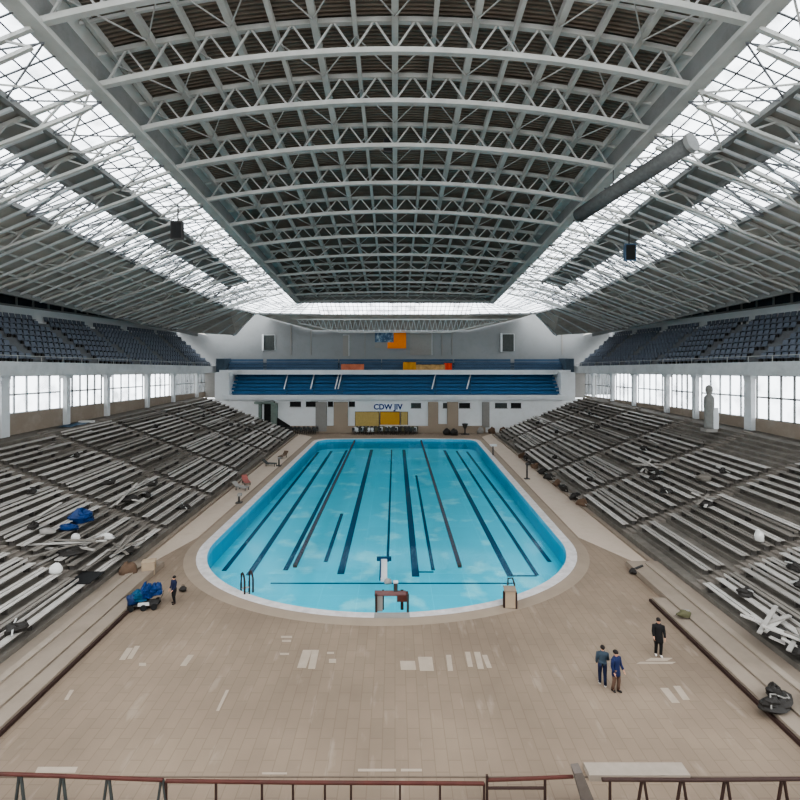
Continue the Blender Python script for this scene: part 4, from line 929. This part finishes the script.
# ---------------------------------------------------------------- people
def skin(name, verts, edges, m, parent, sub=2, root=0):
    bm = bmesh.new(); lay = bm.verts.layers.skin.verify(); vs = []
    for k, (c, r) in enumerate(verts):
        v = bm.verts.new(c); rr = r if isinstance(r, tuple) else (r, r); v[lay].radius = rr; v[lay].use_root = (k == root); vs.append(v)
    for a, b_ in edges: bm.edges.new((vs[a], vs[b_]))
    me = bpy.data.meshes.new(name); bm.to_mesh(me); bm.free(); me.materials.append(m)
    o = bpy.data.objects.new(name, me); C.objects.link(o); o.parent = parent
    s_ = o.modifiers.new('skin', 'SKIN'); s_.use_smooth_shade = True; s_.branch_smoothing = .5
    u = o.modifiers.new('sub', 'SUBSURF'); u.levels = u.render_levels = sub
    return o
SKINM = mat('skin', (196, 150, 124), rough=.6, var=.04)
def person(label, loc, rz, height, coat, trousers, hair, shoes, coat_len, legs_bare=False, stride=.0, arm=(.0, .0), sleeves=True):
    t = thing('person', label, 'person', loc, rz); k = height/1.75; t.scale = (k, k, k)
    hipx, kn, an = .095, .50, .09
    J = [((0, 0, .96), (.145, .10)), ((0, 0, 1.12), (.125, .09)), ((0, 0, 1.30), (.155, .10)), ((0, .01, 1.43), (.13, .085)), ((0, .0, 1.51), .052), ((0, -.015, 1.58), (.072, .085)), ((0, -.01, 1.655), (.08, .098)), ((0, .005, 1.725), (.055, .07))]
    E = [(i, i+1) for i in range(7)]
    J += [((0, -.115, 1.625), .014), ((.083, .0, 1.635), .016), ((-.083, .0, 1.635), .016)]; E += [(6, 8), (6, 9), (6, 10)]
    legs = {}; arms = {}
    for s in (-1, 1):
        b0 = len(J); st = stride*s
        hip, knee, ank, toe = (s*hipx, 0, .9), (s*hipx*1.05, -.03-st*.5, kn), (s*hipx*1.05, .03-st, an), (s*hipx*1.3, -.13-st, .04)
        J += [(hip, .085), (knee, .056), (ank, .038), (toe, .032)]; E += [(0, b0), (b0, b0+1), (b0+1, b0+2), (b0+2, b0+3)]; legs[s] = (hip, knee, ank, toe)
        b1 = len(J); f_ = arm[0 if s < 0 else 1]
        sh, el, wr = (s*.19, .0, 1.41), (s*.24, .02-f_*.2, 1.13), (s*.23, -.05-f_*.45, .90+f_*.22)
        d = (V(wr)-V(el)).normalized(); pm_ = V(wr)+d*.06
        J += [(sh, .055), (el, .042), (wr, .030), (tuple(pm_), (.036, .020))]; E += [(3, b1), (b1, b1+1), (b1+1, b1+2), (b1+2, b1+3)]; arms[s] = (sh, el, wr)
        for q, (off, ln) in enumerate(((-.027, .070), (-.009, .082), (.009, .076), (.026, .060))):
            i0 = len(J); a_ = pm_+V((0, off, 0))+d*.03; J += [(tuple(a_), .0095), (tuple(a_+d*ln*.55+V((-s*.008, 0, 0))), .0085), (tuple(a_+d*ln+V((-s*.022, 0, 0))), .0075)]; E += [(b1+3, i0), (i0, i0+1), (i0+1, i0+2)]
        i0 = len(J); a_ = V(wr)+d*.03+V((-s*.01, -.035, 0)); J += [(tuple(a_), .011), (tuple(a_+d*.035+V((-s*.012, -.018, 0))), .009)]; E += [(b1+2, i0), (i0, i0+1)]
    skin('body', J, E, SKINM, t, 2)
    # clothes: a coat lofted round the trunk, tapering sleeves and trouser legs
    def loft(rings, n=20):
        mb = MB(); b = 0
        for (x, y, z), rx_, ry_ in rings:
            for q in range(n):
                a = 2*math.pi*q/n; mb.v.append((x+rx_*math.cos(a), y+ry_*math.sin(a), z))
        for i in range(len(rings)-1):
            for q in range(n): mb.f.append((i*n+q, i*n+(q+1) % n, (i+1)*n+(q+1) % n, (i+1)*n+q))
        mb.f += [tuple(range(n))[::-1], tuple(range((len(rings)-1)*n, len(rings)*n))]; return mb
    lo = coat_len; fl_ = .02 if lo < .85 else 0
    ct = loft([((0, -.005, lo), .185+fl_, .14+fl_), ((0, -.005, lo+.10), .183+fl_, .14+fl_), ((0, 0, 1.02), .178, .135), ((0, 0, 1.15), .168, .128), ((0, 0, 1.30), .195, .140), ((0, .005, 1.39), .215, .135), ((0, .01, 1.45), .185, .115), ((0, .01, 1.49), .11, .09), ((0, .01, 1.53), .075, .075)]).build('coat', coat, t, smooth=True)
    for s in (-1, 1):
        sh, el, wr = [V(q) for q in arms[s]]; e_ = wr-(wr-el)*.06 if sleeves else el
        pts = [sh+V((-s*.06, 0, .0)), sh+V((0, 0, .0)), sh.lerp(el, .5), el, el.lerp(e_, .5), e_]; rr_ = [.075, .082, .070, .060, .054, .047]
        mb = MB(); n = 12
        for i, q in enumerate(pts):
            tt = (pts[min(i+1, 5)]-pts[max(i-1, 0)]).normalized(); sd = tt.cross(V((0, 1, 0))).normalized(); u2 = sd.cross(tt)
            for w_ in range(n):
                a = 2*math.pi*w_/n; mb.v.append(tuple(q+(sd*math.cos(a)+u2*math.sin(a))*rr_[i]))
        for i in range(5):
            for w_ in range(n): mb.f.append((i*n+w_, i*n+(w_+1) % n, (i+1)*n+(w_+1) % n, (i+1)*n+w_))
        mb.f += [tuple(range(n))[::-1], tuple(range(5*n, 6*n))]
        mb.build('sleeve', coat, t, smooth=True)
    for s in (-1, 1):
        hip, knee, ank, toe = [V(q) for q in legs[s]]
        loft([(tuple(hip+V((-s*.01, 0, .10))), .10, .125), (tuple(hip+V((0, 0, -.05))), .098, .115), (tuple(hip.lerp(knee, .55)), .088, .10), (tuple(knee), .074, .08), (tuple(knee.lerp(ank, .5)), .068, .075), (tuple(ank+V((0, 0, .0))), .06, .068)], 14).build('trouser_leg', trousers, t, smooth=True)
    for s in (-1, 1):
        hip, knee, ank, toe = legs[s]
        skin('shoe', [((ank[0], ank[1]+.05, .05), .05), ((ank[0], ank[1]-.03, .055), .052), (tuple(V(toe)-V((0, .02, -.005))), .042)], [(0, 1), (1, 2)], shoes, t, 2, 1)
    mb = MB().lump((0, .018, 1.685), (.205, .235, .19), seed=5, amp=.05, flat=False); hr = mb.build('hair', hair, t, smooth=True)
    for s in (-1, 1):
        MB().lump((s*.032, -.098, 1.655), (.026, .02, .016), seed=1, amp=0, n=8, m=6, flat=False).build('eye', DARK, t, smooth=True)
    MB().box((0, -.098, 1.585), (.045, .012, .010)).build('mouth', mat('lips', (150, 86, 80), rough=.6), t)
    return t
BLK_C = mat('black_cloth', (30, 29, 30), rough=.85, var=.15); NAVY_C = mat('navy_cloth', (30, 40, 76), rough=.8, var=.15); GREY_C = mat('grey_cloth', (58, 70, 80), rough=.85, var=.15); DNAVY_C = mat('dark_navy_cloth', (30, 36, 62), rough=.85, var=.15)
HAIR = mat('dark_hair', (34, 28, 26), rough=.7, var=.15); SHOEW = mat('pale_shoe', (206, 202, 196), rough=.6, var=.03); SHOED = mat('dark_shoe', (38, 34, 32), rough=.6, var=.05)
BROWN_C = mat('brown_trousers', (104, 82, 70), rough=.85, var=.08)
person('person in a grey jacket and dark trousers, one arm held out', ground(602.5, 685), 2.9, 1.68, GREY_C, DNAVY_C, HAIR, SHOEW, .93, stride=.08, arm=(.5, .1))
person('person in a long navy coat standing beside the grey jacket', ground(616, 691.5), .45, 1.70, NAVY_C, BROWN_C, HAIR, SHOED, .72, stride=.06, arm=(.1, .3))
person('person in black coat and trousers standing alone near the right kerb', ground(658.5, 656), -.3, 1.75, BLK_C, BLK_C, HAIR, SHOEW, .66, stride=.03, arm=(.3, .25))
person('person in dark clothes standing between the blue cart and the pool', ground(174, 603.5), -.6, 1.55, DNAVY_C, BLK_C, HAIR, SHOED, .85, stride=.05, arm=(.2, .4))

struct('wall_near_blocker', MB().box((0, -8, 11), (90, .5, 22)), WALLG, 'unseen grey partial wall behind the camera, added to block light')  # unseen part-height wall, added to cut light from the open end
# ---------------------------------------------------------------- light, camera
w = bpy.data.worlds.new('sky'); SC.world = w; w.use_nodes = True
N = w.node_tree.nodes; L = w.node_tree.links; bg = N['Background']
tc = N.new('ShaderNodeTexCoord'); nz = N.new('ShaderNodeTexNoise'); nz.inputs['Scale'].default_value = 1.6; nz.inputs['Detail'].default_value = 5; L.new(tc.outputs['Generated'], nz.inputs['Vector'])
rp = N.new('ShaderNodeValToRGB'); rp.color_ramp.elements[0].color = (.80, .86, .92, 1); rp.color_ramp.elements[1].color = (1, 1, 1, 1); L.new(nz.outputs['Fac'], rp.inputs['Fac'])
L.new(rp.outputs['Color'], bg.inputs['Color']); bg.inputs['Strength'].default_value = 4.2
cam = bpy.data.cameras.new('camera'); co = bpy.data.objects.new('camera', cam); C.objects.link(co)
co.location = (0, 0, H); co.rotation_euler = (math.pi/2, 0, 0); cam.sensor_width = 36; cam.lens = F/800*36; cam.shift_x = (400-CX)/800; cam.shift_y = -(400-CY)/800; cam.clip_end = 500; cam.clip_start = .1
SC.camera = co
SC.view_settings.view_transform = 'AgX'; SC.view_settings.look = 'AgX - Medium High Contrast'; SC.view_settings.exposure = 0.22
SC.cycles.max_bounces = 7; SC.cycles.diffuse_bounces = 4; SC.cycles.transparent_max_bounces = 12; SC.cycles.caustics_reflective = False; SC.cycles.caustics_refractive = False
